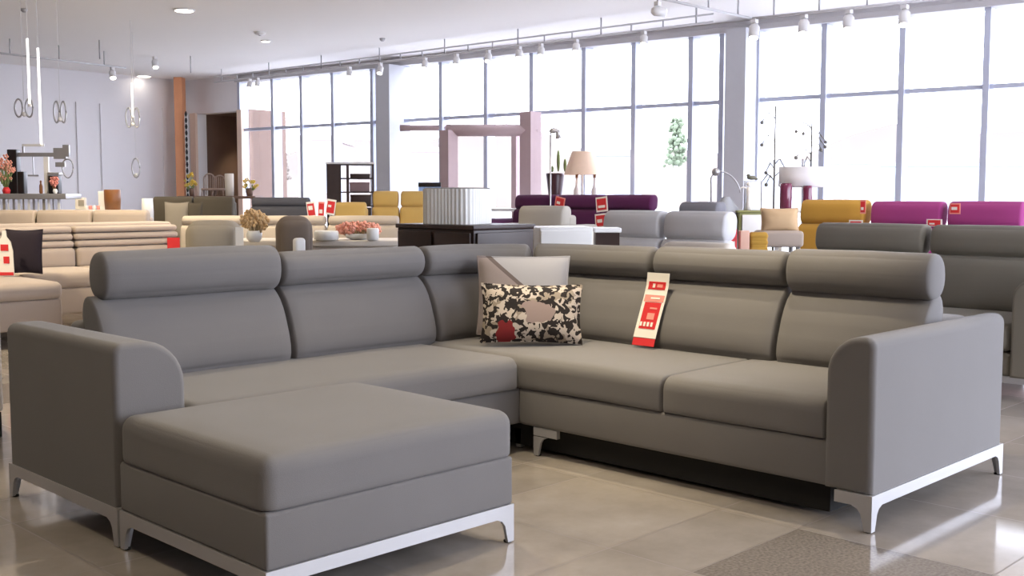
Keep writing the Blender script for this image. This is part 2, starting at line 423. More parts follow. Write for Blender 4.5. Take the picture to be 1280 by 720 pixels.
# bases
part(MB().rbox(1.80, 3.31, ZC, 3.42, 4.15, ZS, .018, 8), 'base', grey)
part(MB().rbox(3.395, 1.82, ZC, 4.47, 3.315, ZS, .018, 8), 'base', grey)
part(MB().rbox(3.40, 3.30, ZC, 4.47, 4.20, ZS, .018, 8), 'base', grey)
part(MB().box(1.9, 3.42, .03, 3.46, 4.05, ZC).box(3.46, 1.86, .018, 4.38, 4.05, ZC), 'underside', blackm)  # black underside carried down near the floor, stands in for the shade below
# back frames
part(MB().rbox(1.80, 4.06, ZC, 4.2, 4.165, .64, .03, 8), 'back_frame', grey)
part(MB().rbox(4.17, 1.80, ZC, 4.475, 4.2, .635, .04, 8), 'back_frame', grey)
# seats
def soft(fr=.0): 
    def fn(x, y, z): return (x, y, z + .004 * noise.noise((x * 3, y * 3, z)))
    return fn
ST = .425
part(MB().rbox(1.825, 3.285, ZS, 3.388, 4.02, ST, (.045, .05, .048), 18, (0, 0, .008), soft(), flat=7), 'seat_cushion', grey)
part(MB().rbox(3.388, 1.848, ZS, 4.10, 2.540, ST, (.05, .014, .05), 14, (0, 0, .008), soft(), flat=7), 'seat_cushion', grey)
part(MB().rbox(3.388, 2.540, ZS, 4.10, 4.02, ST, (.05, .014, .05), 16, (0, 0, .006), soft(), flat=7), 'seat_cushion', grey)
# back cushions follow a path with a rounded inner corner; s runs along, t outward (away from the seat)
XR, YL, RC = 3.968, 3.862, .36
LEAN = .34
L1 = (XR - RC) - 1.80; LA = RC * PI / 2
def path(s, tt):
    cx_, cy_ = XR - RC, YL - RC
    if s < L1: return (1.80 + s, YL + tt)
    if s < L1 + LA:
        an = PI / 2 - (s - L1) / RC; return (cx_ + (RC + tt) * math.cos(an), cy_ + (RC + tt) * math.sin(an))
    return (XR + tt, cy_ - (s - L1 - LA))
sY = lambda y: L1 + LA + (YL - RC) - y
def lean(z0, rate):
    def fn(s, tt, z):
        x, y = path(s, tt + ((z - z0) * rate if rate < 1 else rate - 1))
        return (x, y, z + .003 * noise.noise((x * 4, y * 4, z * 4)))
    return fn
SM = L1 + LA / 2 + .045
segs = [(.05, .836, .905, 0), (.842, 1.646, .875, 0), (1.652, SM - .002, .872, 0), (SM + .002, sY(3.125), .875, 0), (sY(3.119), sY(2.425), .880, 0), (sY(2.419), sY(1.79), .893, 0)]
for k, (s0, s1, top, dz) in enumerate(segs):
    nx = 22
    part(MB().rbox(s0 - .035 * (k == 0), -.0, .405, s1, .155, .735, (.016, .07, .13), 16, (0, .016, .003), lean(.42, LEAN), nx=nx), 'back_cushion', grey)
    hz0 = .722 if k == 0 else .730 if k < 5 else .715
    part(MB().rbox(s0 - .004 * (k == 0), -.005 if k in (0, 5) else .01, hz0, s1 + .004 * (k == 5), .15, top, (.024, .07, .08), 14, (0, .008, .003), lean(.42, 1.088), nx=nx), 'headrest', grey)
# chrome skids and feet
def foot_L(o, run, across, par=None, nm='leg'):
    # o: corner xy, run: unit vector along the long side, across: unit vector of the short side
    m = MB(); o = Vector((*o, 0)); run = Vector((*run, 0)); ac = Vector((*across, 0)); zz = Vector((0, 0, 1))
    def P(a, b, z): return o + run * a + ac * b + zz * z
    # tapered angle-section leg
    b_ = .012
    def ring(w_, z): return [P(*q, z) for q in ((0, 0), (w_, 0), (w_, b_), (b_, b_), (b_, w_), (0, w_))]
    vs = ring(.075, .0862) + ring(.052, .076) + ring(.040, .06) + ring(.026, .004)
    fs = [tuple(range(6))[::-1], tuple(range(18, 24))] + [(k * 6 + i, k * 6 + (i + 1) % 6, k * 6 + 6 + (i + 1) % 6, k * 6 + 6 + i) for k in range(3) for i in range(6)]
    m.add(vs, fs, False)
    return m
def pad(o, run, across):
    o = Vector((*o, 0)); c_ = o + Vector((*run, 0)) * .015 + Vector((*across, 0)) * .015
    return MB().lathe([(.012, 0), (.013, .006)], c_.x, c_.y, 10)
def skid(x0, y0, x1, y1, z0=.086, z1=ZC + .001): return MB().box(min(x0, x1), min(y0, y1), z0, max(x0, x1), max(y0, y1), z1)
part(skid(1.562, 3.296, 1.59, 4.168), 'skid_rail', chrome)
for o, r_, a_ in (((1.562, 3.296), (0, 1), (1, 0)), ((1.562, 4.168), (0, -1), (1, 0))):
    l = part(foot_L(o, r_, a_), 'leg', chrome); part(pad(o, r_, a_), 'foot_pad', blackm, l)
part(skid(3.374, 1.664, 4.490, 1.692).box(3.374, 1.692, .086, 3.40, 1.80, ZC + .001), 'skid_rail', chrome)
for o, r_, a_ in (((3.374, 1.664), (1, 0), (0, 1)), ((4.490, 1.664), (-1, 0), (0, 1)), ((3.40, 3.225), (1, 0), (0, -1))):
    l = part(foot_L(o, r_, a_), 'leg', chrome); part(pad(o, r_, a_), 'foot_pad', blackm, l)
part(skid(3.40, 3.09, 3.42, 3.225, .09), 'skid_rail', chrome)
for o, r_, a_ in (((3.46, 3.36), (1, 0), (0, 1)), ((4.4, 4.1), (-1, 0), (0, -1))):
    l = part(foot_L(o, r_, a_), 'leg', chrome); part(pad(o, r_, a_), 'foot_pad', blackm, l)

# ---- ottoman
ott = thing('ottoman', 'grey fabric rectangular ottoman on chrome skids in front of the corner sofa', 'ottoman', (2.03, 2.86, 0))
IO = Matrix.Translation((-2.03, -2.86, 0))
def opart(m, name, mt, par=None): m.v = [IO @ v for v in m.v]; return m.build(name, mt, par or ott)
OX0, OX1, OY0, OY1 = 1.563, 2.500, 2.450, 3.282
opart(MB().rbox(OX0 + .003, OY0 + .003, ZC, OX1 - .008, OY1, ZS - .003, .012, 8), 'base', grey)
opart(MB().rbox(OX0, OY0, ZS - .004, OX1, OY1, .430, (.045, .045, .045), 16, (0, 0, .010), lambda x, y, z: (x, y, z + .003 * noise.noise((x * 4, y * 4, z))), flat=7), 'cushion', grey)
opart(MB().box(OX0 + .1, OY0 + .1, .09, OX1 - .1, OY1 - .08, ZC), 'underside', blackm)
opart(skid(OX0, OY0, OX0 + .025, OY1).box(OX0 + .025, OY0, .086, OX1 - .008, OY0 + .025, ZC + .001), 'skid_rail', chrome)
for o, r_, a_ in (((OX0, OY1), (0, -1), (1, 0)), ((OX1 - .008, OY0), (-1, 0), (0, 1)), ((OX0, OY0), (1, 0), (0, 1)), ((OX1 - .008, OY1), (-1, 0), (0, -1))):
    l = opart(foot_L(o, r_, a_), 'leg', chrome); opart(pad(o, r_, a_), 'foot_pad', blackm, l)

# ---- pillows
def pillow(name, label, loc, rz, tilt, w_, h_, d_, mt, roll=0, sag=.12):
    root = thing(name, label, 'pillow', loc, rz)
    m = MB(); n = 22; vs = []; fs = []
    for sd in (1, -1):
        b0 = len(vs)
        for i in range(n + 1):
            for j in range(n + 1):
                u = -1 + 2 * i / n; v = -1 + 2 * j / n
                e = (1 - abs(u) ** 2.6) * (1 - abs(v) ** 2.6); e = max(0, e) ** .55
                cx_ = 1 - .10 * (1 - v * v) * abs(u) ** 2 * 0.6; cy_ = 1 - sag * (1 - u * u) * abs(v) ** 2 * .6
                vs.append((u * w_ / 2 * cx_ , -sd * d_ / 2 * e * (1 + .07 * noise.noise((u * 2, v * 2, sd))), h_ / 2 * (1 + v * cy_)))
        for i in range(n):
            for j in range(n):
                q = (b0 + i * (n + 1) + j, b0 + (i + 1) * (n + 1) + j, b0 + (i + 1) * (n + 1) + j + 1, b0 + i * (n + 1) + j + 1)
                fs.append(q if sd == 1 else q[::-1])
    R = Matrix.Rotation(tilt, 4, 'X') @ Matrix.Rotation(roll, 4, 'Y')
    m.add(vs, fs, True, R); cv = m.build('cover', mt, root)
    p = MB(); pts = []
    for i in range(n + 1): pts.append((-1 + 2 * i / n, -1))
    for i in range(1, n + 1): pts.append((1, -1 + 2 * i / n))
    for i in range(1, n + 1): pts.append((1 - 2 * i / n, 1))
    for i in range(1, n): pts.append((-1, 1 - 2 * i / n))
    pp = []
    for u, v in pts:
        cx_ = 1 - .10 * (1 - v * v) * abs(u) ** 2 * 0.6; cy_ = 1 - sag * (1 - u * u) * abs(v) ** 2 * .6
        pp.append((u * w_ / 2 * cx_, 0, h_ / 2 * (1 + v * cy_)))
    p.tube(pp + [pp[0]], .004, 6, R); p.build('piping', mt, root)
    return root, R
# patterned cover material
pm = bpy.data.materials.new('floral_camouflage_print'); pm.use_nodes = True; t = pm.node_tree; b = t.nodes['Principled BSDF']; b.inputs['Roughness'].default_value = .9
co = N('ShaderNodeTexCoord'); v1 = N('ShaderNodeTexNoise'); v1.inputs['Scale'].default_value = 36; v1.inputs['Detail'].default_value = 2.2; v1.inputs['Distortion'].default_value = 1.2
t.links.new(co.outputs['Object'], v1.inputs['Vector'])
v1.inputs['Distortion'].default_value = .7; v1.inputs['Detail'].default_value = 1.6
v2 = N('ShaderNodeTexNoise'); v2.inputs['Scale'].default_value = 12; t.links.new(co.outputs['Object'], v2.inputs['Vector'])
lt_ = N('ShaderNodeMix', data_type='RGBA'); t.links.new(math_('GREATER_THAN', v2.outputs[0], .56), lt_.inputs[0]); lt_.inputs[6].default_value = (.47, .40, .34, 1); lt_.inputs[7].default_value = (.27, .22, .17, 1)
ra = N('ShaderNodeMix', data_type='RGBA'); t.links.new(math_('GREATER_THAN', v1.outputs[0], .495), ra.inputs[0]); t.links.new(lt_.outputs[2], ra.inputs[6]); ra.inputs[7].default_value = (.012, .007, .006, 1)
# large mauve leaf and red flower patches, placed in the pillow's own coordinates
sxx = N('ShaderNodeSeparateXYZ'); t.links.new(co.outputs['Object'], sxx.inputs[0])
wob = N('ShaderNodeTexNoise'); wob.inputs['Scale'].default_value = 14; t.links.new(co.outputs['Object'], wob.inputs['Vector'])
def blob(cx_, cz_, rx, rz_):
    dx = math_('DIVIDE', math_('SUBTRACT', sxx.outputs[0], cx_), rx); dz = math_('DIVIDE', math_('SUBTRACT', sxx.outputs[2], cz_), rz_)
    d = math_('ADD', math_('MULTIPLY', dx, dx), math_('MULTIPLY', dz, dz)); d = math_('ADD', d, math_('MULTIPLY', math_('SUBTRACT', wob.outputs[0], .5), 4.5))
    return math_('LESS_THAN', d, 1)
m1 = N('ShaderNodeMix', data_type='RGBA'); t.links.new(blob(.03, .155, .075, .045), m1.inputs[0]); t.links.new(ra.outputs[2], m1.inputs[6]); m1.inputs[7].default_value = (.27, .20, .18, 1)
m2 = N('ShaderNodeMix', data_type='RGBA'); t.links.new(blob(-.125, .055, .045, .06), m2.inputs[0]); t.links.new(m1.outputs[2], m2.inputs[6]); m2.inputs[7].default_value = (.20, .012, .014, 1)
t.links.new(m2.outputs[2], b.inputs['Base Color'])
# two-tone grey cover
tm = bpy.data.materials.new('two_tone_grey_fabric'); tm.use_nodes = True; t = tm.node_tree; b = t.nodes['Principled BSDF']; b.inputs['Roughness'].default_value = .9
co = N('ShaderNodeTexCoord'); sxx = N('ShaderNodeSeparateXYZ'); t.links.new(co.outputs['Object'], sxx.inputs[0])
dd = math_('ADD', math_('ADD', sxx.outputs[0], .13), math_('MULTIPLY', math_('SUBTRACT', sxx.outputs[2], .35), 1.2))
bd = N('ShaderNodeValToRGB'); bd.color_ramp.interpolation = 'CONSTANT'; t.links.new(math_('ADD', dd, .5), bd.inputs[0])
e0 = bd.color_ramp.elements; e0[0].position = 0; e0[0].color = (.30, .25, .245, 1); e0[1].position = .47; e0[1].color = (.14, .11, .105, 1)
e = e0.new(.5); e.color = (.36, .35, .37, 1)
t.links.new(bd.outputs[0], b.inputs['Base Color'])

pil_c = atz(664, 428, .445)
pillow('throw_pillow', 'rectangular pillow with brown and cream mottled print and red patch, on the corner seat', (pil_c.x, pil_c.y, .442), FACE + .03, -.22, .465, .272, .13, pm, .02)
g_c = atF(654, 400, 5.26)
pillow('throw_pillow', 'two-tone grey pillow standing behind the mottled brown and cream pillow', (g_c.x, g_c.y, .452), FACE - .02, -.20, .445, .378, .12, tm, 0, .05)

# ---- price tag hanging on the back cushion
tagr = thing('price_tag', 'long white and red price tag hanging over the right wing back cushion', 'tag', (4.0, 3.0, .44))
def strip(y0, y1, zt, zb, off, name, mt, par, skew=.018):
    m = MB(); n = 10; vs = []; fs = []
    for i in range(n + 1):
        f_ = i / n; z = zt + (zb - zt) * f_
        tab = ((.43, -.020), (.50, .000), (.60, .034), (.66, .056), (.71, .070), (.80, .074)); k_ = max(q_ for q_ in range(5) if z >= tab[q_][0])
        x = XR + tab[k_][1] + (tab[k_ + 1][1] - tab[k_][1]) * (z - tab[k_][0]) / (tab[k_ + 1][0] - tab[k_][0]) - .008 - off
        sk_ = skew * (1 - (.76 - z) / .32)
        for y in (y0 - sk_, y1 - sk_):
            vs.append((x - 4.0, y - 3.0, z - .44)); vs.append((x + .0012 - 4.0, y - 3.0, z - .44))
    for i in range(n):
        k = i * 4; q = k + 4
        fs += [(k, q, q + 2, k + 2), (k + 1, k + 3, q + 3, q + 1), (k, k + 1, q + 1, q), (k + 2, q + 2, q + 3, k + 3)]
    fs += [(0, 2, 3, 1), (n * 4, n * 4 + 1, n * 4 + 3, n * 4 + 2)]
    m.add(vs, fs, False); return m.build(name, mt, par)
YA, YB = 3.0, 3.125
strip(YA, YB, .765, .475, 0, 'sheet', paper, tagr)
rb = strip(YA + .015, YB - .015, .725, .69, .002, 'red_band', redm, tagr); 
strip(YA + .03, YA + .06, .714, .70, .004, 'print_mark', pinkm, rb); strip(YA + .072, YA + .085, .716, .698, .004, 'print_mark', paper, rb)
rb = strip(YA + .008, YB - .008, .665, .635, .002, 'pink_band', pinkm, tagr)
strip(YA + .03, YA + .08, .655, .648, .004, 'print_mark', paper, rb)
rb = strip(YA + .015, YB - .018, .632, .515, .002, 'red_band', redm, tagr)
for i in range(4): strip(YA + .032 + i * .020, YA + .044 + i * .020, .545, .526, .004, 'print_mark', paper, rb)
strip(YA + .035, YA + .075, .585, .557, .004, 'print_mark', pinkm, rb)
strip(YA + .03, YA + .07, .61, .603, .004, 'print_mark', pinkm, rb)
strip(YA - .002, YB - .004, .473, .44, .003, 'red_band', redm, tagr)

# ================================================================== GENERIC SOFAS
def row_sofa(name, label, loc, rz, n, cw, mt, ht=.42, hb=.73, top=.9, depth=.9, arms=(1, 1), head=True, armh=.62, group=None, channels=0, legs=True, seats=None, mback=None):
    """local: x along the width, y backwards, front at y=0; origin at front centre on the floor"""
    r = thing(name, label, 'sofa', loc, rz, group)
    L = n * cw; aw = .22; x0 = -L / 2
    MB().rbox(x0, .01, .13, -x0, depth - .1, ht - .16, .02, 8).build('base', mt, r)
    for k in range(n): MB().rbox(x0 + k * cw + .004, 0, ht - .155, x0 + (k + 1) * cw - .004, depth - .22, ht, (.04, .05, .05), 10, (0, 0, .012)).build('seat_cushion', mt, r)
    MB().rbox(x0, depth - .14, .13, -x0, depth, hb - .08, .03, 8).build('back_frame', mt, r)
    for k in range(n):
        a, b_ = x0 + k * cw + .005, x0 + (k + 1) * cw - .005
        fn = lambda x, y, z: (x, y + (z - ht) * .10, z)
        if channels:
            z0 = ht - .02; hh = (hb - z0) * .42
            bc = MB().rbox(a, depth - .28, z0, b_, depth - .12, z0 + hh, .04, 10, (0, .015, 0), fn).build('back_cushion', mback or mt, r)
            ch = (hb - z0 - hh) / channels
            for q in range(channels): MB().rbox(a, depth - .29, z0 + hh + q * ch, b_, depth - .10, z0 + hh + (q + 1) * ch - .004, (.03, .05, ch * .45), 10, (0, .01, 0), fn).build('channel', mt, bc)
        else:
            MB().rbox(a, depth - .28, ht - .02, b_, depth - .12, hb, (.03, .05, .06), 10, (0, .02, .005), fn).build('back_cushion', mback or mt, r)
        if head: MB().rbox(a + .01, depth - .27, hb - .005, b_ - .01, depth - .10, top, (.03, .06, .07), 10, (0, .012, .004), fn).build('headrest', mt, r)
    for s_, on in ((-1, arms[0]), (1, arms[1])):
        if on:
            o_, i_ = s_ * (L / 2 + aw), s_ * (L / 2)
            MB().prism(arm_profile(o_, i_, .13, armh, .035, .10), 'y', -.01, depth, .02).build('arm', mt, r)
    if legs:
        e = L / 2 + (aw if arms[0] else 0) - .04; e2 = L / 2 + (aw if arms[1] else 0) - .04
        for x_, y_ in ((-e, .03), (e2, .03), (-e, depth - .06), (e2, depth - .06)):
            m = MB(); m.tube([(x_, y_, .135), (x_, y_, 0)], [.028, .014], 8); m.build('leg', chrome, r)
        MB().box(-e - .03, 0, .10, e2 + .03, .02, .135).build('skid_rail', chrome, r)
    return r
RW = -PI / 2       # facing -X like the right wing: local x -> -Y, local y -> +X
# --- olive grey sofa beyond the right arm
cw = .80
row_sofa('sofa', 'olive grey sofa with two raised headrests, behind the right arm of the corner sofa', (6.12, 2.25 + 1.0 * cw, 0), RW, 2, cw, grey2, ht=.42, hb=.745, top=.93, depth=.92, armh=.665, arms=(0, 1))
# --- light grey sofa with puffy headrest behind the right wing
p = atF(832, 268, 8.0)
row_sofa('sofa', 'pale grey sofa with puffy headrests, behind the middle of the right wing', (6.08, atX(828, 290, 6.6).y, 0), RW, 2, .58, lgrey, ht=.45, hb=.80, top=1.0, depth=.72, arms=(0, 1))
p = atX(862, 305, 5.2)
wc = thing('lounge_chair', 'cream low lounge chair in front of the pale grey puffy sofa', 'chair', (p.x, p.y, 0), RW)
MB().rbox(-.27, -.3, .1, .27, .35, .42, .05, 8, (0, 0, .01)).build('seat', cream, wc)
MB().rbox(-.245, .02, .40, .245, .16, .845, (.05, .06, .07), 10, (0, .02, .005)).build('backrest', cream, wc)
for x_ in (-.2, .2):
    for y_ in (-.22, .25): MB().tube([(x_, y_, .12), (x_, y_, 0)], [.02, .012], 8).build('leg', chrome, wc)
# --- yellow and magenta seats under the window
def headed_chair(name, label, px0, px1, pytop, X, mt, z_b=.95, arms=(0, 0)):
    a_, b_ = atX(px0, pytop, X), atX(px1, pytop, X); wd = a_.y - b_.y; top = (a_.z + b_.z) / 2
    return row_sofa(name, label, (X - .65, (a_.y + b_.y) / 2, 0), RW, 1, wd + .03, mt, ht=.48, hb=top - .22, top=top, depth=.9, arms=arms, armh=.66), a_, b_, top
y1 = headed_chair('armchair', 'mustard yellow high-backed armchair in front of the window', 997, 1079, 250, 9.2, yellow)
k1 = headed_chair('armchair', 'magenta high-backed armchair just right of the yellow one', 1085, 1175, 252, 9.2, pink)
k2 = headed_chair('armchair', 'magenta high-backed armchair at the right edge, tag on headrest corner', 1181, 1277, 252, 9.2, pink)
k3 = headed_chair('armchair', 'pale pink armchair low behind the right end of the olive grey sofa', 1262, 1330, 287, 8.0, mat('pale_pink_fabric', (.72, .50, .50), **FAB))
def sign(name, label, pos, rz, w_, h_, seed, tilt=0, stick=False):
    r = thing(name, label, 'tag', pos, rz); random.seed(seed)
    R = Matrix.Rotation(tilt, 4, 'Y')
    MB().box(-w_ / 2, -.002, 0, w_ / 2, .002, h_, R).build('card', pinkm if seed % 2 else paper, r)
    MB().box(-w_ * .4, -.005, h_ * .12, w_ * .4, -.003, h_ * .88, R).build('red_field', redm, r)
    m = MB(); hz = random.uniform(.2, .5)
    m.box(-w_ * .3, -.007, h_ * hz, w_ * random.uniform(0, .3), -.005, h_ * (hz + random.uniform(.15, .3)), R)
    m.build('printed_mark', paper, r)
    if stick: MB().tube([(0, .01, h_ * .5), (0, .01, -pos[2] + .01)], .006, 6).build('stick', steel, r); MB().lathe([(.03, -pos[2]), (.03, -pos[2] + .012)], n=14).build('foot', steel, r)
    return r
def tag_at(px, py, X, w_, h_, label, seed, tilt=0):
    p_ = atX(px, py, X); sign('price_tag', label, (p_.x, p_.y, p_.z - h_), RW, w_, h_, seed, tilt)
tag_at(1070, 275, 9.0, .13, .10, 'small red and white tag below the yellow headrest', 2)
tag_at(1079, 250, 9.08, .05, .12, 'narrow pink tag between the yellow and the magenta headrest', 3)
tag_at(1194, 254, 9.08, .09, .09, 'small square tag on the left corner of the right magenta headrest', 5)
tag_at(1168, 274, 8.9, .13, .06, 'cream and red tag below the left magenta headrest', 4)
# --- purple sofa
a_, b_ = atX(640, 243, 11), atX(813, 243, 11); wd = a_.y - b_.y
pz = row_sofa('sofa', 'dark purple three-seat sofa with red tags in front of the window', (10.35, (a_.y + b_.y) / 2, 0), RW, 3, wd / 3, purple, ht=.58, hb=.93, top=1.125, depth=.9, arms=(1, 0), armh=.8)
for i, (px, py, w_, h_, tl, lb) in enumerate(((699, 246, .17, .14, .2, 'red and pink tag on the purple sofa headrest, near the dark vase'), (753, 246, .19, .19, -.1, 'red and pink tag on the purple sofa headrest, the right one of the upper pair'),
        (691, 268, .22, .17, .25, 'red tag on the purple sofa back, the left one of the lower pair'), (752, 267, .19, .18, -.1, 'red tag on the purple sofa back, the right one of the lower pair'))):
    tag_at(px, py, 10.85 if py < 260 else 10.78, w_, h_, lb, 7 + i, tl)
# --- grey armchair between drum and purple sofa
p = atF(640, 300, 9.6)
r = row_sofa('armchair', 'pale olive armchair with plump cushion, between the ribbed drum and the purple sofa', (p.x, p.y, 0), RW + .2, 1, .5, mat('pale_olive_fabric', (.50, .46, .40), **FAB), ht=.5, hb=1.02, head=False, depth=.7, armh=.86)
# --- white display plinth
p = atF(708, 300, 6.75)
r = thing('side_cabinet', 'glossy white low cabinet behind the corner of the sofa, below the purple sofa', 'cabinet', (p.x, p.y, 0), FACE + .1)
zt = atF(708, 284, 6.75).z
MB().rbox(-.165, 0, .05, .165, .3, zt, .01, 8).build('body', white, r); MB().rbox(-.16, -.02, .08, .16, 0, zt - .02, .006, 8).build('door', white, r)
MB().box(-.15, .03, 0, .15, .27, .05).build('plinth', blackm, r)
p = atF(757, 300, 7.0); zt2 = atF(756, 285, 7.0).z
r = thing('side_table', 'small dark side table between the white cabinet and the pale grey sofa', 'table', (p.x, p.y, 0), FACE)
MB().rbox(-.07, 0, zt2 - .03, .10, .2, zt2, .008, 8).build('tabletop', white, r)
MB().box(-.06, .02, 0, .09, .18, zt2 - .03).build('body', darkwood, r)
# --- dark sideboard with ribbed drum
cn = atF(592, 282, 7.3)
sb = thing('sideboard', 'dark brown wooden sideboard carrying the white ribbed drum', 'cabinet', (cn.x, cn.y, 0), 0)
ztop = cn.z + .0
yl = atX(497, 282, cn.x).y - cn.y; xr = atY(667, 284, cn.y).x - cn.x
MB().rbox(0, 0, .06, xr, yl, ztop - .03, .006, 8).build('body', darkwood, sb)
MB().rbox(-.012, -.012, ztop - .03, xr + .012, yl + .012, ztop, .006, 8).build('top', darkwood, sb)
for k in range(2): MB().rbox(-.018, .02 + k * yl / 2, .1, 0, (k + 1) * yl / 2 - .02, ztop - .05, .004, 8).build('door', darkwood, sb)
MB().rbox(.02, -.018, .1, xr - .02, 0, ztop - .05, .004, 8).build('side_panel', mat('lighter_brown_side', (.06, .04, .035), rough=.4, var=.2), sb)  # side face in a lighter brown than the doors
MB().box(.03, .03, 0, xr - .03, yl - .03, .06).build('plinth', blackm, sb)
p = atF(572, 270, 7.75)
dr = thing('ribbed_drum', 'large white ribbed drum standing on the dark brown sideboard', 'decor', (p.x, p.y, ztop), .33)
m = MB(); n = 96; R0 = .215; prof = []
for i in range(n):
    an = 2 * PI * i / n
    q = (abs(math.cos(an)) ** 5 + abs(math.sin(an)) ** 5) ** (-1 / 5)
    rr_ = R0 * q * (.92 + .012 * (1 if i % 2 else -1)); prof.append((rr_ * math.cos(an), rr_ * math.sin(an)))
m.prism(prof, 'z', 0, .245, .004, smooth=False); m.build('body', mat('ribbed_plastic', (.74, .73, .70), rough=.5), dr)
MB().prism([(x * .98, y * .98) for x, y in prof[::2]], 'z', .245, .252).build('lid', white, dr)

# ================================================================== LEFT BACKGROUND
# beige channelled sectional
by = 10.0
sec = thing('sectional_sofa', 'beige sectional sofa with horizontal channelled back at the left edge', 'sofa', (3.6, by, 0), 0)
xl, xr_ = 2.6 - 3.6, 5.45 - 3.6
MB().rbox(xl, -.85, .12, xr_, .1, .34, .02, 8).build('base', beige, sec)
for a_, b_ in ((xl, -.02), (-.01, .80), (.81, xr_)):
    MB().rbox(a_, -.86, .335, b_, 0, .47, (.03, .05, .05), 12, (0, 0, .008)).build('seat_cushion', beige, sec)
for a_, b_ in ((xl, .80), (.81, xr_)):
    bc = MB().rbox(a_, -.06, .45, b_, .12, .64, .04, 12, (0, .01, 0)).build('back_cushion', beige, sec)
    for q in range(3): MB().rbox(a_, -.04 + q * .02, .642 + q * .065, b_, .14 + q * .02, .702 + q * .065, (.03, .04, .028), 10, (0, .008, 0)).build('channel', beige, bc)
MB().rbox(xl, .10, .12, xr_, .42, .86, .04, 8).build('back_frame', beige, sec)
MB().rbox(xl - .1, -1.75, .12, -.07, -.86, .34, .02, 8).build('chaise_base', beige, sec)
MB().rbox(xl - .1, -1.77, .34, -.06, -.86, .47, (.05, .06, .05), 12, (0, 0, .01)).build('chaise_cushion', beige, sec)
for x_, y_ in ((xl - .05, -1.7), (-.12, -1.7), (xr_ - .06, -.8), (xl, .35), (xr_ - .06, .35)): MB().tube([(x_, y_, .125), (x_, y_, 0)], [.025, .014], 8).build('leg', chrome, sec)
p = atz(30, 343, .48); 
pillow('throw_pillow', 'dark plum square pillow on the beige channelled sofa', (p.x, p.y, .485), FACE, -.1, .30, .36, .10, plum)
p = atz(7, 345, .48)
r = thing('price_tag', 'white and red bottle-shaped price tag on the beige seat at the left edge', 'tag', (p.x, p.y, .48), FACE)
MB().prism([(-.07, 0), (.07, 0), (.065, .2), (.05, .27), (.02, .31), (.015, .36), (-.015, .36), (-.02, .31), (-.05, .27), (-.065, .2)], 'y', 0, .006).build('card', paper, r)
MB().box(-.01, -.004, .10, .035, 0, .155).build('red_field', redm, r); MB().box(-.03, -.004, .20, .03, 0, .25).build('red_field', redm, r)
MB().box(-.065, -.004, .005, .065, 0, .03).build('red_band', redm, r)
# red box on the seat arm
p = atF(217, 313, 10.75)
r = thing('price_tag', 'plain red card standing at the end of the beige channelled back', 'tag', (p.x, p.y, .48), FACE)
MB().box(-.06, 0, 0, .06, .006, atF(217, 297, 10.75).z - .48).build('card', redm, r); MB().box(-.035, -.003, .02, .03, 0, .05).build('printed_mark', pinkm, r)
# cream pouf at the left edge
p = atz(-14, 535, 0)
r = thing('pouf', 'cream block seat with black plinth, cut off by the left edge', 'pouf', (p.x, p.y, 0), 0)
MB().rbox(-.30, .0, .12, .0, .5, .60, .02, 8).build('cushion', cream, r); MB().rbox(-.29, .01, 0, -.01, .49, .12, .005, 8).build('plinth', blackm, r)
p2 = atz(6, 520, .1)
r.location = (p2.x, p2.y, 0)
# far beige sofa row behind
def back_row(name, label, px0, px1, pytop, F, mt, n, top_h=.22, **k):
    a_, b_ = atF(px0, pytop, F), atF(px1, pytop, F); wd = (b_ - a_).length; ct = (a_ + b_) / 2
    fw = Vector((math.cos(CY), math.sin(CY), 0)) * -.65
    aw = .22 * (k.get('arms', (0, 0))[0] + k.get('arms', (0, 0))[1])
    return row_sofa(name, label, (ct.x + fw.x, ct.y + fw.y, 0), FACE, n, (wd - aw) / n, mt, ht=k.get('ht', .45), hb=(ct.z - top_h) if k.get('head', True) else ct.z, top=ct.z, depth=.85, arms=k.get('arms', (0, 0)), head=k.get('head', True), armh=k.get('armh', .65))
back_row('sofa', 'long low beige sofa behind the channelled beige sofa, cups on its far side', -25, 185, 263, 12.9, beige, 3, head=False)
back_row('sofa', 'long pale beige sofa in front of the slate and mustard sofas', 225, 500, 270, 12.6, mat('pale_beige_fabric', (.46, .39, .32), **FAB), 3, .10)
back_row('sofa', 'dark olive sofa in front of the brown niche', 190, 292, 246, 17, dolive, 2, head=False)
for i, (px, lb) in enumerate(((220, 'square olive pillow on the dark olive sofa'), (243, 'darker narrow pillow on the dark olive sofa, right of the square one'))):
    p = atF(px, 270, 16.45); pillow('throw_pillow', lb, (p.x, p.y, .465), FACE, -.1, .36 if i == 0 else .22, .56, .1, [taupe, dolive][i])
back_row('sofa', 'slate grey sofa with dark headrest, left of the red tags', 312, 388, 247, 15, navy, 1, .12, arms=(0, 0))
back_row('sofa', 'mustard sofa with tall back, in front of the second column', 464, 534, 239, 15.5, mustard, 2, .22)
back_row('armchair', 'low mustard armchair beside the dark shelf unit', 418, 458, 253, 15.2, mustard, 1, head=False)
for i, (px, py, w_, lb) in enumerate(((390, 255, .11, 'pink and white tag next to the slate grey sofa'), (401, 255, .08, 'dark red tag between the slate sofa and the mustard armchair'), (412, 252, .12, 'orange red tag at the left end of the low mustard armchair'))):
    p = atF(px, py, 14.3); sign('price_tag', lb, (p.x, p.y, p.z - .17), FACE, w_, .2, 20 + i, (-.12, .05, .15)[i], True)
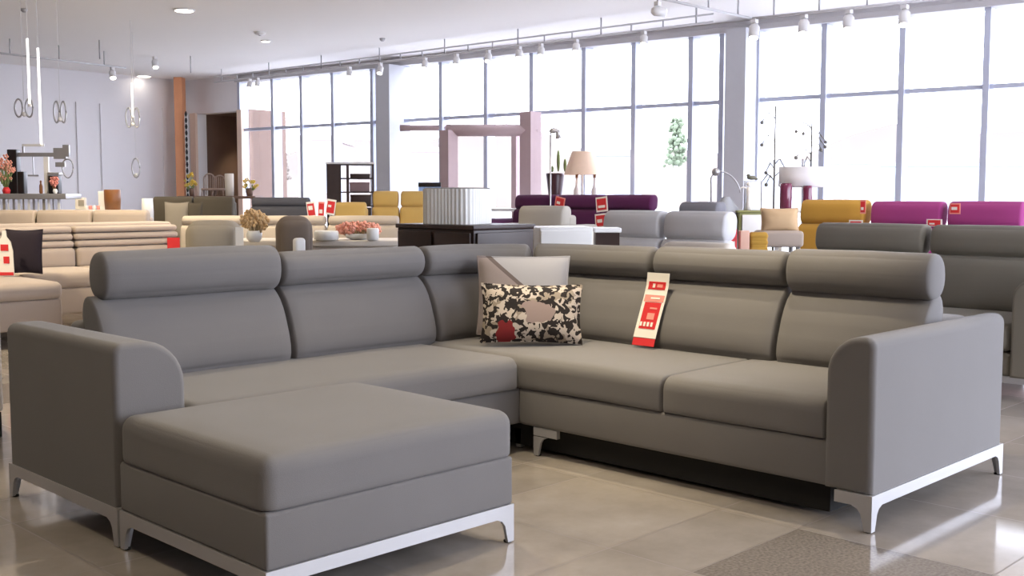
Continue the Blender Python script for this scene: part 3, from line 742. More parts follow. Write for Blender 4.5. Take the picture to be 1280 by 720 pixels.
# armchairs in the middle left
def club_chair(label, px0, px1, pytop, F, mt, rz, h_b=None):
    a_, b_ = atF(px0, pytop, F), atF(px1, pytop, F); wd = (b_ - a_).length; ct = (a_ + b_) / 2; top = ct.z
    r = thing('armchair', label, 'chair', (ct.x, ct.y, 0), rz)
    MB().rbox(-wd / 2, -.35, .12, wd / 2, .35, .40, .05, 10, (0, 0, .01)).build('seat', mt, r)
    MB().rbox(-wd / 2, -.09, .38, wd / 2, .12, top, (.10, .08, .09), 12, (0, .03, .01)).build('backrest', mt, r)
    for x_ in (-1, 1): 
        MB().rbox(x_ * wd / 2 - .05, -.35, .12, x_ * wd / 2 + .05, .30, .56, .045, 10).build('arm', mt, r)
        for y_ in (-.28, .28): MB().tube([(x_ * wd * .4, y_, .13), (x_ * wd * .4, y_, 0)], [.02, .012], 8).build('leg', chrome, r)
    return r
club_chair('olive beige rounded armchair behind the leftmost headrest', 232, 302, 277, 8.0, mat('olive_beige_fabric', (.36, .31, .24), **FAB), FACE)
p = atF(299, 300, 7.85)
sg = thing('price_tag', 'plain white card hanging on the right side of the olive beige armchair', 'tag', (p.x, p.y, p.z - .08), FACE)
MB().box(-.025, 0, 0, .03, .004, .17).build('card', paper, sg)
r = club_chair('taupe high-backed chair between the two dried flower bunches', 345, 390, 271, 8.6, mat('brown_taupe_fabric', (.17, .135, .11), **FAB), FACE + .3)
# coffee table with flowers
tp = atF(420, 305, 9.3); tz = .70
tb = thing('console_table', 'pale cream table carrying dried flowers, behind the second headrest', 'table', (tp.x, tp.y, 0), FACE)
tz = atF(420, 299, 9.3).z
MB().rbox(-.95, -.25, tz - .05, .55, .3, tz, .012, 8).build('tabletop', cream, tb)
MB().box(-.9, -.2, .05, .5, .25, tz - .05).build('body', cream, tb)
MB().box(-.85, -.15, 0, .45, .2, .05).build('plinth', blackm, tb)
def flowers(label, px, py, F, w_, h_, mt, n=36, vase=None, vh=.0, base_z=None, seed=3, leaf=leafm, vm=None):
    random.seed(seed); p = atF(px, py, F); z0 = p.z if base_z is None else base_z
    r = thing('flower_arrangement', label, 'flowers', (p.x, p.y, z0), FACE)
    if vase: MB().lathe(vase, n=16).build('vase', vm or white, r)
    st = MB(); hd = MB(); lf = MB()
    for k in range(n):
        x = random.uniform(-1, 1) * w_ / 2; y = random.uniform(-.6, .6) * w_ / 2; z = vh + h_ * random.uniform(.3, 1) * (1 - .4 * (x / (w_ / 2)) ** 2)
        st.tube([(x * .15, y * .15, vh * .9), (x * .6, y * .6, vh + (z - vh) * .6), (x, y, z)], .003, 5)
        rr_ = random.uniform(.012, .024)
        for q in range(5):
            an = q * 2 * PI / 5; hd.ball((x + rr_ * math.cos(an), y + rr_ * .5 * math.sin(an * 2), z + rr_ * math.sin(an)), (rr_ * .7, rr_ * .4, rr_ * .7), 6, 4)
        if k % 2: lf.ball((x * .7, y * .7, vh + (z - vh) * .5), (.012, .006, .035), 6, 4)
    st.build('stems', leaf, r); hd.build('petals', mt, r)['kind'] = 'stuff'; lf.build('leaves', leaf, r)['kind'] = 'stuff'; return r
dry = mat('dry_leaf', (.45, .33, .18), rough=.8, var=.3)
flowers('dried cream flower bunch in a round pot, right of the olive beige armchair', 318, 306, 8.7, .17, .17, straw, 40, [(.035, 0), (.06, .03), (.062, .07), (.05, .09)], .08, base_z=tz, seed=4, leaf=dry)
flowers('flat spread of peach dried flowers in a white bowl on the cream table', 448, 300, 9.2, .34, .09, petal, 60, [(.05, 0), (.10, .015), (.12, .05)], .045, base_z=tz, seed=5, leaf=dry)
for i, (px, hh, rr_, lb) in enumerate(((374, .12, .05, 'white rounded canister before the taupe chair'), (408, .08, .1, 'wide white bowl at the left of the peach dried flowers'), (466, .10, .05, 'small white glass holder at the right end of the cream table'))):
    p = atF(px, 300, 9.05 if i else 8.2)
    if i: o = tag(MB().lathe([(rr_ * .7, 0), (rr_, .01), (rr_, hh - .01), (rr_ * .9, hh), (rr_ * .85, hh), (rr_ * .85, .02), (0.001, .02)], n=20).build('candle_holder', white), lb, 'vessel'); o.location = (p.x, p.y, tz)
    else:
        zc_ = atF(374, 318, 8.0).z; q = atF(374, 318, 8.0)
        o = tag(MB().rbox(-.045, -.03, 0, .045, .03, .12, .025, 8).build('canister', white), lb, 'vessel'); o.location = (q.x, q.y, zc_)
        pd = thing('pedestal', 'narrow taupe pedestal under the white canister', 'pedestal', (q.x, q.y, 0), FACE)
        MB().rbox(-.09, -.07, .02, .09, .07, zc_, .01, 8).build('shaft', taupe, pd); MB().box(-.08, -.06, 0, .08, .06, .02).build('plinth', blackm, pd)

# dark shelf unit
p = atF(438, 228, 17)
sh = thing('shelf_unit', 'dark brown open shelf unit in front of the far windows', 'shelf', (p.x, p.y, 0), FACE + .15)
sw = .36; zt = atF(438, 205, 17).z
for x0_, x1_ in ((-sw, -sw + .22), (-.06, -.02), (sw - .03, sw)): MB().box(x0_, 0, 0, x1_, .35, zt).build('side_panel', darkwood, sh)
for k in range(7): MB().box(-sw + .22, 0, zt - .02 - k * .21, sw, .35, zt - k * .21).build('shelf_board', darkwood, sh)
MB().box(-sw - .01, -.01, zt, sw + .01, .36, zt + .03).build('top', whitemetal, sh)

rr0 = Matrix.Translation(sh.location) @ Matrix.Rotation(FACE + .15, 4, 'Z')
lbs = ('dark brown storage box on the top shelf board of the shelf unit', 'mauve storage box on the second shelf board of the shelf unit', 'dark brown storage box on the third shelf board of the shelf unit', 'wide dark box on the fourth shelf board of the shelf unit')
for k, (x0_, x1_, hh) in enumerate(((.0, .30, .06), (-.01, .29, .14), (.0, .31, .16), (-.01, .31, .17))):
    q = rr0 @ Vector(((x0_ + x1_) / 2, .16, zt - (k + 1) * .21)); o = thing('storage_box', lbs[k], 'box', q, FACE + .15)
    hw = (x1_ - x0_) / 2; mm_ = (darkwood, mat('mauve_box', (.22, .15, .15), rough=.7))[k == 1]
    MB().rbox(-hw, -.13, 0, hw, .13, hh, .01, 8).build('body', mm_, o); MB().rbox(-hw - .003, -.133, hh - .025, hw + .003, .133, hh + .003, .006, 8).build('lid', mm_, o)
# glass display counter with items (left)
dF = 14.0
p = atF(35, 246, dF); zt = p.z
dc = thing('display_counter', 'glass-fronted display counter with grey top at the left edge', 'counter', (p.x, p.y, 0), FACE)
MB().rbox(-.50, -.05, zt - .03, .50, .45, zt + .04, .01, 8).build('countertop', steel, dc)
MB().rbox(-.47, 0, 0, .40, .4, zt - .28, .01, 8).build('body', beige, dc)
for k in range(14):
    x_ = -.45 + k * .063; MB().box(x_, .0, zt - .28, x_ + (.03 if k % 3 else .018), .012, zt - .03).build('front_slat', (steel, whitemetal, taupe, whitemetal)[k % 4], dc)
MB().box(-.46, .02, zt - .28, .40, .03, zt - .03).build('glass_front', gl_item, dc)
MB().rbox(-.47, -.01, zt - .31, .42, .4, zt - .28, .005, 8).build('shelf_board', steel, dc)
def on_counter(px, F=dF): q = atF(px, 240, F); d_ = Vector((math.cos(CY), math.sin(CY), 0)) * .2; return Vector((q.x + d_.x, q.y + d_.y, zt + .04))
q = on_counter(10); v_ = thing('vase', 'tall square black vase behind pink flowers at the left edge', 'vase', q, FACE)
MB().rbox(-.06, -.06, 0, .06, .06, .56, .008, 8).build('body', black, v_); MB().rbox(.02, -.05, 0, .14, .05, .28, .008, 8).build('lower_block', black, v_)
flowers('spray of pink and cream blossoms on the display counter at the left edge', 8, 240, dF, .18, .40, petal, 34, [(.04, 0), (.05, .04), (.03, .08)], .07, base_z=zt + .04, seed=8, vm=redm)
q = on_counter(61); v_ = thing('vase', 'squat black vase with lid on the display counter', 'vase', q, FACE)
MB().rbox(-.065, -.06, 0, .065, .06, .23, .01, 8).build('body', black, v_); MB().rbox(-.07, -.06, .235, .08, .06, .27, .008, 8).build('lid', steel, v_)
flowers('small bunch of orange red flowers right of the squat black vase', 69, 240, dF, .07, .22, pinkm, 14, [(.02, 0), (.03, .03), (.02, .06)], .05, base_z=zt + .04, seed=9, leaf=bronze)
q = on_counter(51); rk = thing('display_rack', 'white display post with chrome rail above the counter', 'rack', q, FACE)
MB().box(-.03, -.02, 0, .03, .02, .47).build('post', whitemetal, rk)
MB().box(-.45, -.015, .47, .30, .015, .52).build('rail', steel, rk)
MB().box(-.30, -.01, .60, -.02, .012, .63).build('rail', whitemetal, rk)
MB().box(-.30, -.01, .52, -.28, .012, .60).build('rail_bracket', steel, rk)
MB().box(-.24, -.01, .22, -.10, .012, .24).build('hook', steel, rk)
MB().box(-.175, -.01, .24, -.165, .01, .47).build('hook_rod', steel, rk)
m = MB()
for x0_, z0_, x1_, z1_ in ((.10, .44, .26, .50), (.22, .48, .30, .62), (.12, .34, .24, .40), (.10, .52, .22, .58)): m.box(x0_, -.02, z0_, x1_, .02, z1_)
m.build('bracket_lamp', steel, rk)
m = MB(); pts = [(.27 + .07 * math.cos(a_) * (1 + .15 * math.sin(a_)), 0, .32 + .12 * math.sin(a_)) for a_ in [k * PI / 8 for k in range(17)]]; m.tube(pts, .009, 6); m.build('hanging_loop', steel, rk)
q = on_counter(43); o = tag(MB().lathe([(.018, 0), (.022, .02), (.02, .10), (.01, .13), (.012, .16), (.004, .17)], n=12).build('figurine', bronze), 'thin dark figurine on the display counter, left of the white post', 'figurine'); o.location = q
# things beyond the low beige sofa: canister, cups, brown lampshade
def box_item(name, label, cat, px, py0, py1, wpx, F, mt, shape='box', lidm=None):
    a_ = atF(px, py1, F); b_ = atF(px, py0, F); h_ = b_.z - a_.z; wd = wpx * F / CF
    r = thing(name, label, cat, (a_.x, a_.y, a_.z), FACE)
    if shape == 'box': MB().rbox(-wd / 2, 0, 0, wd / 2, wd * .6, h_, .01, 8).build('body', mt, r)
    else: MB().lathe([(wd * .46, 0), (wd / 2, h_ * .5), (wd / 2, h_ * .97), (wd * .47, h_)], n=20).build('body', mt, r)
    if lidm: MB().rbox(-wd * .15, -.01, h_ * .3, wd * .45, 0, h_ * .8, .004, 8).build('label_panel', lidm, r)
    return r
sf = thing('display_table', 'long white display table against the rear wall behind the beige sofas', 'table', (atF(110, 262, 16.2).x, atF(110, 262, 16.2).y, 0), FACE)
zz = atF(110, 262, 16.2).z
MB().rbox(-.7, -.3, zz - .05, .62, .2, zz - .003, .01, 8).build('tabletop', white, sf); 
for x_ in (-.65, .57):
    for y_ in (-.25, .15): MB().box(x_ - .03, y_ - .03, 0, x_ + .03, y_ + .03, zz - .05).build('leg', white, sf)
box_item('gift_box', 'small cream and grey box left of the brown lampshade', 'box', 100, 247, 262, 12, 16.2, cream, lidm=taupe)
box_item('storage_tin', 'slim white tin standing left of the brown lampshade', 'tin', 127, 239, 262, 8, 16.2, white)
box_item('lampshade', 'brown drum lampshade standing behind the beige sofas', 'lamp', 141, 237, 262, 20, 16.2, bronze, 'cyl')
for k in range(4):
    o = box_item('votive_cup', ('small pink cup beside the cream and grey box, nearest to it', 'small pink cup, second from the cream and grey box', 'small pink cup, third from the cream and grey box', 'small pink cup right beside the slim white tin')[k], 'cup', 108 + k * 5, 257, 262, 4, 16.1, pinkm if k % 2 else paper, 'cyl')
    o['group'] = 'cups on the display table'
q = atF(184, 248, 16.0); gs = thing('ribbed_vase', 'pale ribbed floor vase at the left end of the dark olive sofa', 'vase', (q.x, q.y, 0), FACE)
MB().lathe([(.05, 0), (.07, .3), (.085, q.z - .2), (.075, q.z), (.065, q.z)], n=20).build('body', whitemetal, gs); MB().lathe([(.06, 0), (.06, .02)], n=16, M=Matrix.Translation((0, 0, -.001))).build('foot', steel, gs)
# niche contents: shelves with goods, counter
def wpt(s, off, z): return WM @ Vector((s, off, z))
nf = thing('display_shelf', 'green and brown display shelving inside the brown niche', 'shelf', wpt(16.75, -.9, 0), math.atan2(WD.y, WD.x))
for k, z in enumerate((1.2, 1.55, 1.85, 2.1)): MB().box(-.45, -.15, z, .45, .15, z + .03).build('shelf_board', leafm if k == 1 else taupe, nf)
MB().box(-.48, -.18, 0, .48, -.15, 2.2).build('back_board', brownm, nf)
for k in range(8): MB().lathe([(.04, 0), (.05, .08), (.03, .16), (.02, .2)], n=10, M=Matrix.Translation((-.38 + (k % 4) * .2, 0, 1.58 + (k // 4) * .30))).build('jar', (straw, leafm, bronze, ypetal)[k % 4], nf)
mir = atF(305, 227, 22)
nz = atF(270, 245, 20).z; q_ = atF(262, 245, 20.2)
nb = thing('display_table', 'long brown counter table in front of the niche, carrying chair backs and flowers', 'table', (q_.x, q_.y, 0), FACE)
MB().rbox(-.5, -.3, nz - .05, .9, .4, nz, .01, 8).build('tabletop', brownm, nb)
for x_ in (-.45, .82):
    for y_ in (-.25, .32): MB().box(x_, y_, 0, x_ + .05, y_ + .05, nz - .05).build('leg', brownm, nb)
box_item('tin', 'cream tin with a dark round mark in front of the niche', 'tin', 287, 217, 245, 11, 20, cream, 'cyl', lidm=None)
ww_ = mat('weathered_wood', (.30, .22, .19), rough=.7, var=.3)
for i, (px, lb) in enumerate(((262, 'greyish brown arched spindle chair back before the niche, the left one'), (275, 'greyish brown arched spindle chair back before the niche, the right one'))):
    q = atF(px, 245, 20.1); ch = thing('chair_model', lb, 'chair', (q.x, q.y, nz), FACE)
    h_ = .40 - .03 * i; w_ = .10
    MB().tube([(-w_, 0, .0), (-w_, 0, h_ - w_)] + [(-w_ * math.cos(a_), 0, h_ - w_ + w_ * math.sin(a_)) for a_ in (.4, .8, 1.2, PI / 2, 1.94, 2.34, 2.74)] + [(w_, 0, h_ - w_), (w_, 0, 0)], .013, 6).build('back_frame', ww_, ch)
    for k in range(4): MB().tube([(-.06 + k * .04, 0, .02), (-.06 + k * .04, 0, h_ - .03)], .008, 5).build('spindle', ww_, ch)
    MB().rbox(-w_ - .01, -.16, .10, w_ + .01, .02, .14, .015, 8).build('seat', ww_, ch)
    for k in (-1, 1): MB().tube([(k * w_ * .9, -.14, .11), (k * w_, -.15, 0)], .01, 6).build('leg', ww_, ch)
flowers('small yellow flower bunch at the foot of the orange pillar', 240, 246, 20, .26, .30, ypetal, 16, [(.04, 0), (.05, .1), (.04, .14)], .1, base_z=nz, seed=11, vm=brownm)
flowers('yellow blossoms in a dark pot right of the niche', 312, 246, 20, .28, .22, ypetal, 16, [(.05, 0), (.07, .08), (.06, .14)], .1, base_z=nz, seed=12, vm=brownm)
# chequered strip beside the orange pillar
p = atF(235, 243, 24.9)
st = thing('bead_strip', 'tall narrow black and white patterned strip beside the orange pillar', 'decor', (p.x, p.y, 0), FACE)
z1 = atF(234, 142, 24.9).z
MB().box(-.04, 0, 0, .04, .03, z1).build('strip', white, st)
m = MB()
for k in range(14): m.lathe([(.012, 0), (.03, .06), (.012, .12)], x=0, y=-.012, n=8, M=Matrix.Translation((0, 0, 1.1 + k * .14 - .05)))
m.build('beads', black, st)

# ================================================================== IN FRONT OF THE WINDOW (middle and right)
# console shelf along the glass behind the purple sofa
s0, s1 = W(800), W(600)
cs = thing('window_console', 'long white console along the window behind the purple sofa', 'table', wpt((s0 + s1) / 2, .9, 0), math.atan2(WD.y, WD.x))
hl = (s1 - s0) / 2
MB().box(-hl, -.2, .85, hl, .2, .9).build('tabletop', white, cs)
for x_ in (-hl + .1, 0, hl - .1): MB().box(x_ - .03, -.15, 0, x_ + .03, .15, .85).build('leg', white, cs)
def on_console(px, F=None):
    r_ = ray(px, 240); k_ = (Vector((WA.x, WA.y)).dot(WN) + .9) / (r_.x * WN.x + r_.y * WN.y); return Vector((r_.x * k_, r_.y * k_, .9))
q = on_console(694); v_ = thing('plant', 'dark tapered vase with two upright leaves on the window console', 'plant', q, FACE)
MB().lathe([(.09, 0), (.12, .3), (.15, .55), (.15, .58)], n=18).build('vase', mat('dark_plum_ceramic', (.05, .015, .02), rough=.3), v_)
lf = MB()
for dx, hh in ((.05, .36), (.16, .22), (-.05, .1)): lf.ball((dx, 0, .60 + hh / 2), (.028, .02, hh / 2), 8, 6)
lf.build('leaves', leafm, v_)
lb = ('slim pale bottle on the window console, next to the peach lampshade', 'slim pale bottle on the window console, farther right of the pair')
for i, px in enumerate((721, 743)):
    q = on_console(px); o = thing('bottle', lb[i], 'bottle', q, 0, None)
    MB().lathe([(.04, 0), (.05, .05), (.05, .3), (.02, .38), (.02, .5)], n=14).build('body', mat('frosted_glass', (.70, .62, .58), rough=.3), o); MB().lathe([(.024, .5), (.024, .56)], n=10).build('stopper', bronze, o)
q = on_console(728); lp = thing('table_lamp', 'table lamp with wide peach shade on the window console', 'lamp', q, 0)
MB().lathe([(.11, 0), (.11, .02), (.02, .03), (.018, .55)], n=16).build('base', white, lp); MB().lathe([(.30, .55), (.17, .92)], n=24, cap=False).build('lamp_shade', mat('peach_shade', (.85, .62, .45), rough=.8), lp)
# hooked floor lamp
p = atF(688, 240, 14.0)
fl = thing('floor_lamp', 'slim white floor lamp with a grey hooked head, left of the dark tapered vase', 'lamp', (p.x, p.y, 0), FACE)
zt = atF(688, 166, 14).z
MB().lathe([(.14, 0), (.14, .02), (.02, .03)], n=20).build('base', steel, fl); MB().tube([(0, 0, .02), (0, 0, zt)], .010, 8).build('pole', steel, fl)
MB().tube([(0, 0, zt)] + [(.04 + .05 * (1 - math.cos(a_)) - .04, 0, zt + .03 * math.sin(a_)) for a_ in (.5, 1, 1.5, 2, 2.6)] + [(.10, 0, zt - .07)], [.02, .03, .035, .035, .03, .03, .035], 8).build('lamp_head', steel, fl)
# grey box in the window (dark fascia, blue below)
p = atF(537, 232, 17.6)
r = thing('monitor', 'dark-edged blue display panel behind the white ribbed drum', 'screen', (p.x, p.y, p.z - .2), FACE)
MB().rbox(-.18, 0, .18, .18, .05, .25, .006, 8).build('casing', black, r); MB().rbox(-.175, .01, 0, .175, .04, .18, .004, 8).build('panel', mat('blue_panel', (.35, .50, .80), rough=.4), r)
MB().box(-.02, .02, -(p.z - .2), .02, .04, 0).build('stand', steel, r)
# arc lamp and veil near the first column
p = atF(888, 290, 9.8)
al = thing('floor_lamp', 'thin chrome arc lamp with upright pole in front of the first column', 'lamp', (p.x, p.y, 0), FACE)
z1 = atF(888, 222, 9.8).z
MB().lathe([(.15, 0), (.15, .02), (.015, .03)], n=20).build('base', steel, al); MB().tube([(0, 0, .02), (0, 0, z1), (.04, 0, z1 + .05)], .009, 8).build('pole', steel, al)
MB().tube([(.04, 0, z1 + .05)] + [(.04 + .22 * math.sin(a_), 0, z1 + .06 - .22 * (1 - math.cos(a_))) for a_ in [k * .16 for k in range(10)]], .006, 8).build('arm', steel, al)
MB().ball((.04, 0, z1 + .05), .035, 10, 8).build('joint', steel, al)
p = atF(907, 290, 10.2); z1 = atF(907, 246, 10.2).z
m = MB(); nn = 28; vs = []; fs = []
for k, (z, rr_) in enumerate(((.5, .21), (.75, .18), (z1 - .12, .11), (z1, .03))):
    for i in range(nn): q = rr_ * (1 + .10 * (-1) ** i); vs.append((q * math.cos(2 * PI * i / nn), q * math.sin(2 * PI * i / nn), z))
for k in range(3):
    for i in range(nn): j = (i + 1) % nn; fs.append((k * nn + i, k * nn + j, (k + 1) * nn + j, (k + 1) * nn + i))
m.add(vs, fs)
ve = thing('floor_lamp', 'silver grey pleated fabric cone lamp at the foot of the first column', 'lamp', (p.x, p.y, 0), 0)
m.build('lamp_shade', mat('silver_gauze', (.42, .44, .48), rough=.6), ve); MB().tube([(0, 0, 0), (0, 0, .6)], .012).build('pole', steel, ve); MB().lathe([(.13, 0), (.13, .02)]).build('base', steel, ve)
# figure lamp with picture frame
p = atF(934, 265, 10.0)
z0 = atF(934, 263, 10.0).z
cab = thing('side_table', 'green-topped side table with a white drawer front, left of the yellow armchair', 'table', (p.x, p.y, 0), FACE)
MB().rbox(-.085, 0, z0 - .02, .20, .3, z0, .006, 8).build('tabletop', mat('olive_lacquer', (.25, .25, .09), rough=.4), cab)
MB().rbox(-.07, .01, .05, .19, .28, z0 - .02, .006, 8).build('body', mat('olive_lacquer', (.25, .25, .09)), cab); MB().rbox(-.045, -.01, z0 - .2, .13, .01, z0 - .04, .005, 8).build('drawer', white, cab)
fr = thing('picture_frame', 'grey framed square mirror on the green-topped side table', 'frame', (p.x, p.y, z0), FACE)
x0_, x1_, h_ = -.01, .16, .27
MB().box(x0_, .1, 0, x0_ + .012, .12, h_).box(x1_ - .012, .1, 0, x1_, .12, h_).box(x0_, .1, h_ - .012, x1_, .12, h_).box(x0_, .1, 0, x1_, .12, .012).build('frame', steel, fr)
MB().box(x0_ + .01, .115, .01, x1_ - .01, .12, h_ - .01).build('mirror_glass', mat('pale_mirror', (.72, .75, .80), rough=.1, metal=.6), fr)
fg = thing('figurine', 'pale slender figurine beside the framed square mirror', 'figurine', (p.x, p.y, z0), FACE)
MB().lathe([(.03, 0), (.025, .05), (.018, .12), (.026, .18), (.012, .21)], x=.02, y=.04, n=12).ball((.02, .04, .235), .022).tube([(.02, .04, .19), (-.03, .04, .21), (-.07, .04, .19)], .008).build('body', paper, fg)
bd_ = thing('bird_ornament', 'dark bird-shaped ornament on top of the framed mirror', 'ornament', (p.x, p.y, z0 + h_), FACE)
MB().ball((.06, .11, .025), (.045, .02, .02), 10, 6).ball((.10, .11, .015), (.02, .01, .01), 8, 6).ball((.03, .11, .045), (.018, .015, .015), 8, 6).build('body', mat('dark_green_metal', (.14, .14, .10), rough=.4), bd_)
# wide white lampshade over purple vases
p = atF(1003, 235, 11.0); F_ = 11.0
lp = thing('pendant_lamp', 'wide white drum lampshade above the two purple vases', 'lamp', (p.x, p.y, 0), FACE)
za, zb_ = atF(1003, 234, F_).z, atF(1003, 209, F_).z
m = MB(); m.lathe([(.215, za), (.232, za + .01), (.228, zb_), (.21, zb_)], n=36, cap=False); m.build('lamp_shade', mat('white_shade', (.72, .70, .73), rough=.8), lp)
MB().lathe([(.01, zb_ - .04), (.01, zb_ + .08)], n=10).build('fitting', steel, lp); MB().tube([(0, 0, zb_), (0, 0, .02)], .008).build('pole', steel, lp); MB().lathe([(.14, 0), (.14, .02)]).build('base', steel, lp)
for i, (px, lb) in enumerate(((982, 'wider purple glass vase under the white lampshade'), (1009, 'slimmer purple glass vase under the right side of the white lampshade'))):
    a_ = atF(px, 262, 10.75); b_ = atF(px, 229 + i * 3, 10.75); h_ = b_.z - a_.z; ww = (.058, .045)[i]
    v_ = thing('vase', lb, 'vase', a_, 0)
    MB().lathe([(ww * .9, 0), (ww, .02), (ww, h_ * .9), (ww * .85, h_), (ww * .75, h_), (ww * .75, h_ * .5), (.001, h_ * .48)], n=18).build('body', purpleglass, v_)
sup = atF(995, 262, 10.75)
vt = thing('console_table', 'narrow white console under the purple vases, hidden behind the yellow armchair', 'table', (sup.x, sup.y, 0), FACE)
MB().rbox(-.2, -.1, sup.z - .03, .25, .12, sup.z, .005, 8).build('tabletop', white, vt)
for x_ in (-.18, .22): MB().box(x_, -.08, 0, x_ + .03, .1, sup.z - .03).build('leg', white, vt)
# decorative wire plants/trees standing behind (thin branches)
def twig(label, px, py0, py1, F, seed, spread=.14):
    random.seed(seed); a_ = atF(px, py0, F); b_ = atF(px, py1, F)
    r = thing('branch_stand', label, 'decor', (b_.x, b_.y, 0), FACE); h_ = a_.z
    MB().lathe([(.10, 0), (.10, .02)], n=16).build('base', steel, r); MB().tube([(0, 0, .02), (0, 0, h_)], [.014, .008], 6).build('pole', mat('twig_metal', (.16, .15, .13), rough=.7), r)
    m = MB()
    for k in range(7):
        z = b_.z + .25 + (h_ - b_.z - .35) * random.random(); s_ = random.choice((-1, 1)); L_ = random.uniform(.4, 1) * spread
        m.tube([(0, 0, z), (s_ * L_ * .5, 0, z + .06), (s_ * L_, 0, z - .03)], [.006, .008, .004], 6); m.ball((s_ * L_, 0, z - .04), (.02, .01, .02), 6, 4)
    m.build('twigs', mat('twig_metal', (.16, .15, .13), rough=.7), r)['kind'] = 'stuff'; return r
twig('thin metal branch stand just right of the first column', 967, 132, 262, 11.5, 3)
twig('thin metal branch stand directly above the white lampshade', 1013, 148, 240, 12.0, 5, .17)
# leaflets and cartons on a low table left of the olive sofa
tq = atF(925, 318, 8.4)
lt = thing('side_table', 'low mauve table with red and white leaflets, left of the olive grey sofa', 'table', (tq.x, tq.y, 0), FACE)
MB().rbox(-.22, -.1, tq.z - .04, .22, .3, tq.z, .01, 8).build('tabletop', mat('mauve_lacquer', (.30, .18, .17), rough=.5), lt)
for x_ in (-.2, .18):
    for y_ in (-.08, .26): MB().box(x_, y_, 0, x_ + .025, y_ + .025, tq.z - .04).build('leg', steel, lt)
for i, (px, py, w_, h_, mt_, lb) in enumerate(((902, 314, .058, .20, mat('terracotta_print', (.45, .17, .12), rough=.6), 'terracotta carton at the left of the low mauve table'), (914, 314, .075, .19, redm, 'red and white leaflet stack on the low mauve table'),
        (930, 312, .07, .18, mat('salmon_card', (.80, .48, .36), rough=.6), 'salmon card standing on the low mauve table'), (948, 311, .13, .17, yellow, 'folded mustard blanket at the right of the low mauve table'))):
    q = atF(px, py, 8.4); r = thing(('carton', 'leaflet_stack', 'card', 'folded_blanket')[i], lb, ('box', 'leaflets', 'card', 'blanket')[i], (q.x, q.y, tq.z), FACE)
    MB().rbox(-w_ / 2, -.03, 0, w_ / 2, .05, h_, .02 if i == 3 else .006, 8).build('body', mt_, r)
    if i == 1: MB().box(-.025, -.035, .04, .02, -.03, .10).build('printed_mark', paper, r)
    if i == 0: MB().box(-.022, -.035, .15, .022, -.03, .18).build('printed_mark', paper, r)
    if i == 3:
        for k in range(3): MB().rbox(-w_ / 2 - .004, -.034, .02 + k * .05, w_ / 2 + .004, .054, .06 + k * .05, .018, 8).build('fold', yellow, r)
p = atF(975, 285, 8.8)
st_ = thing('stool', 'tan upholstered stool under the tan rounded pillow', 'stool', (p.x, p.y, 0), FACE)
MB().rbox(-.17, -.1, p.z - .15, .17, .2, p.z - .02, .03, 8).build('seat', beige, st_)
for x_ in (-.13, .13):
    for y_ in (-.06, .16): MB().tube([(x_, y_, p.z - .14), (x_, y_, 0)], [.018, .012], 6).build('leg', steel, st_)
pillow('throw_pillow', 'tan rounded pillow left of the yellow armchair', (p.x, p.y, p.z - .03), FACE, -.2, .30, .19, .13, mat('tan_fabric', (.55, .38, .22), **FAB))
p = atF(1020, 300, 9)
# grey folded throw by the window behind the pale grey sofa
p = atF(838, 268, 9.2); a_ = atF(838, 253, 9.2)
gt = row_sofa('armchair', 'slate armchair partly hidden behind the pale grey puffy sofa', (p.x, p.y, 0), RW, 1, .42, mat('slate_blue_fabric', (.22, .22, .25), **FAB), hb=a_.z, head=False, depth=.6, arms=(0, 0))

# ================================================================== CEILING FITTINGS
def downlight(px, py, label, r_=.11, power=0):
    p_ = atz(px, py, CEIL - .005)
    r = thing('ceiling_downlight', label, 'lamp', (p_.x, p_.y, CEIL), 0)
    MB().lathe([(r_ * 1.15, -.018), (r_ * 1.2, 0)], n=24).build('frame', whitemetal, r); MB().lathe([(r_ * .95, -.024), (r_ * .98, -.017)], n=24).build('diffuser', lampglow, r)
    return p_
downlight(230, 12.5, 'round glowing ceiling downlight nearest the camera, upper left', .13)
downlight(180, 95, 'round glowing ceiling downlight beside the left track spots', .14)
downlight(258, 101, 'round glowing ceiling downlight at the left end of the window track', .14)
downlight(332, 51, 'small ceiling downlight below the ceiling sensor pair', .07)
p = atz(325, 40, CEIL); r = thing('smoke_detector', 'small white disc detector on the ceiling', 'detector', (p.x, p.y, CEIL)); MB().lathe([(.05, -.05), (.09, -.03), (.09, 0)], n=20).build('body', whitemetal, r); MB().lathe([(.02, -.06), (.02, -.05)], n=10).build('sensor', steel, r)
for i, (px, py) in enumerate(((478, 48), (30, 11))):
    p = atz(px, py, CEIL); o = tag(MB().lathe([(.02, -.05), (.045, -.03), (.05, 0)], n=14).build('sprinkler', steel), ('tiny red-tipped sprinkler on the ceiling above the window track', 'tiny dark sprinkler on the ceiling at the far left')[i], 'sprinkler'); o.location = (p.x, p.y, CEIL)
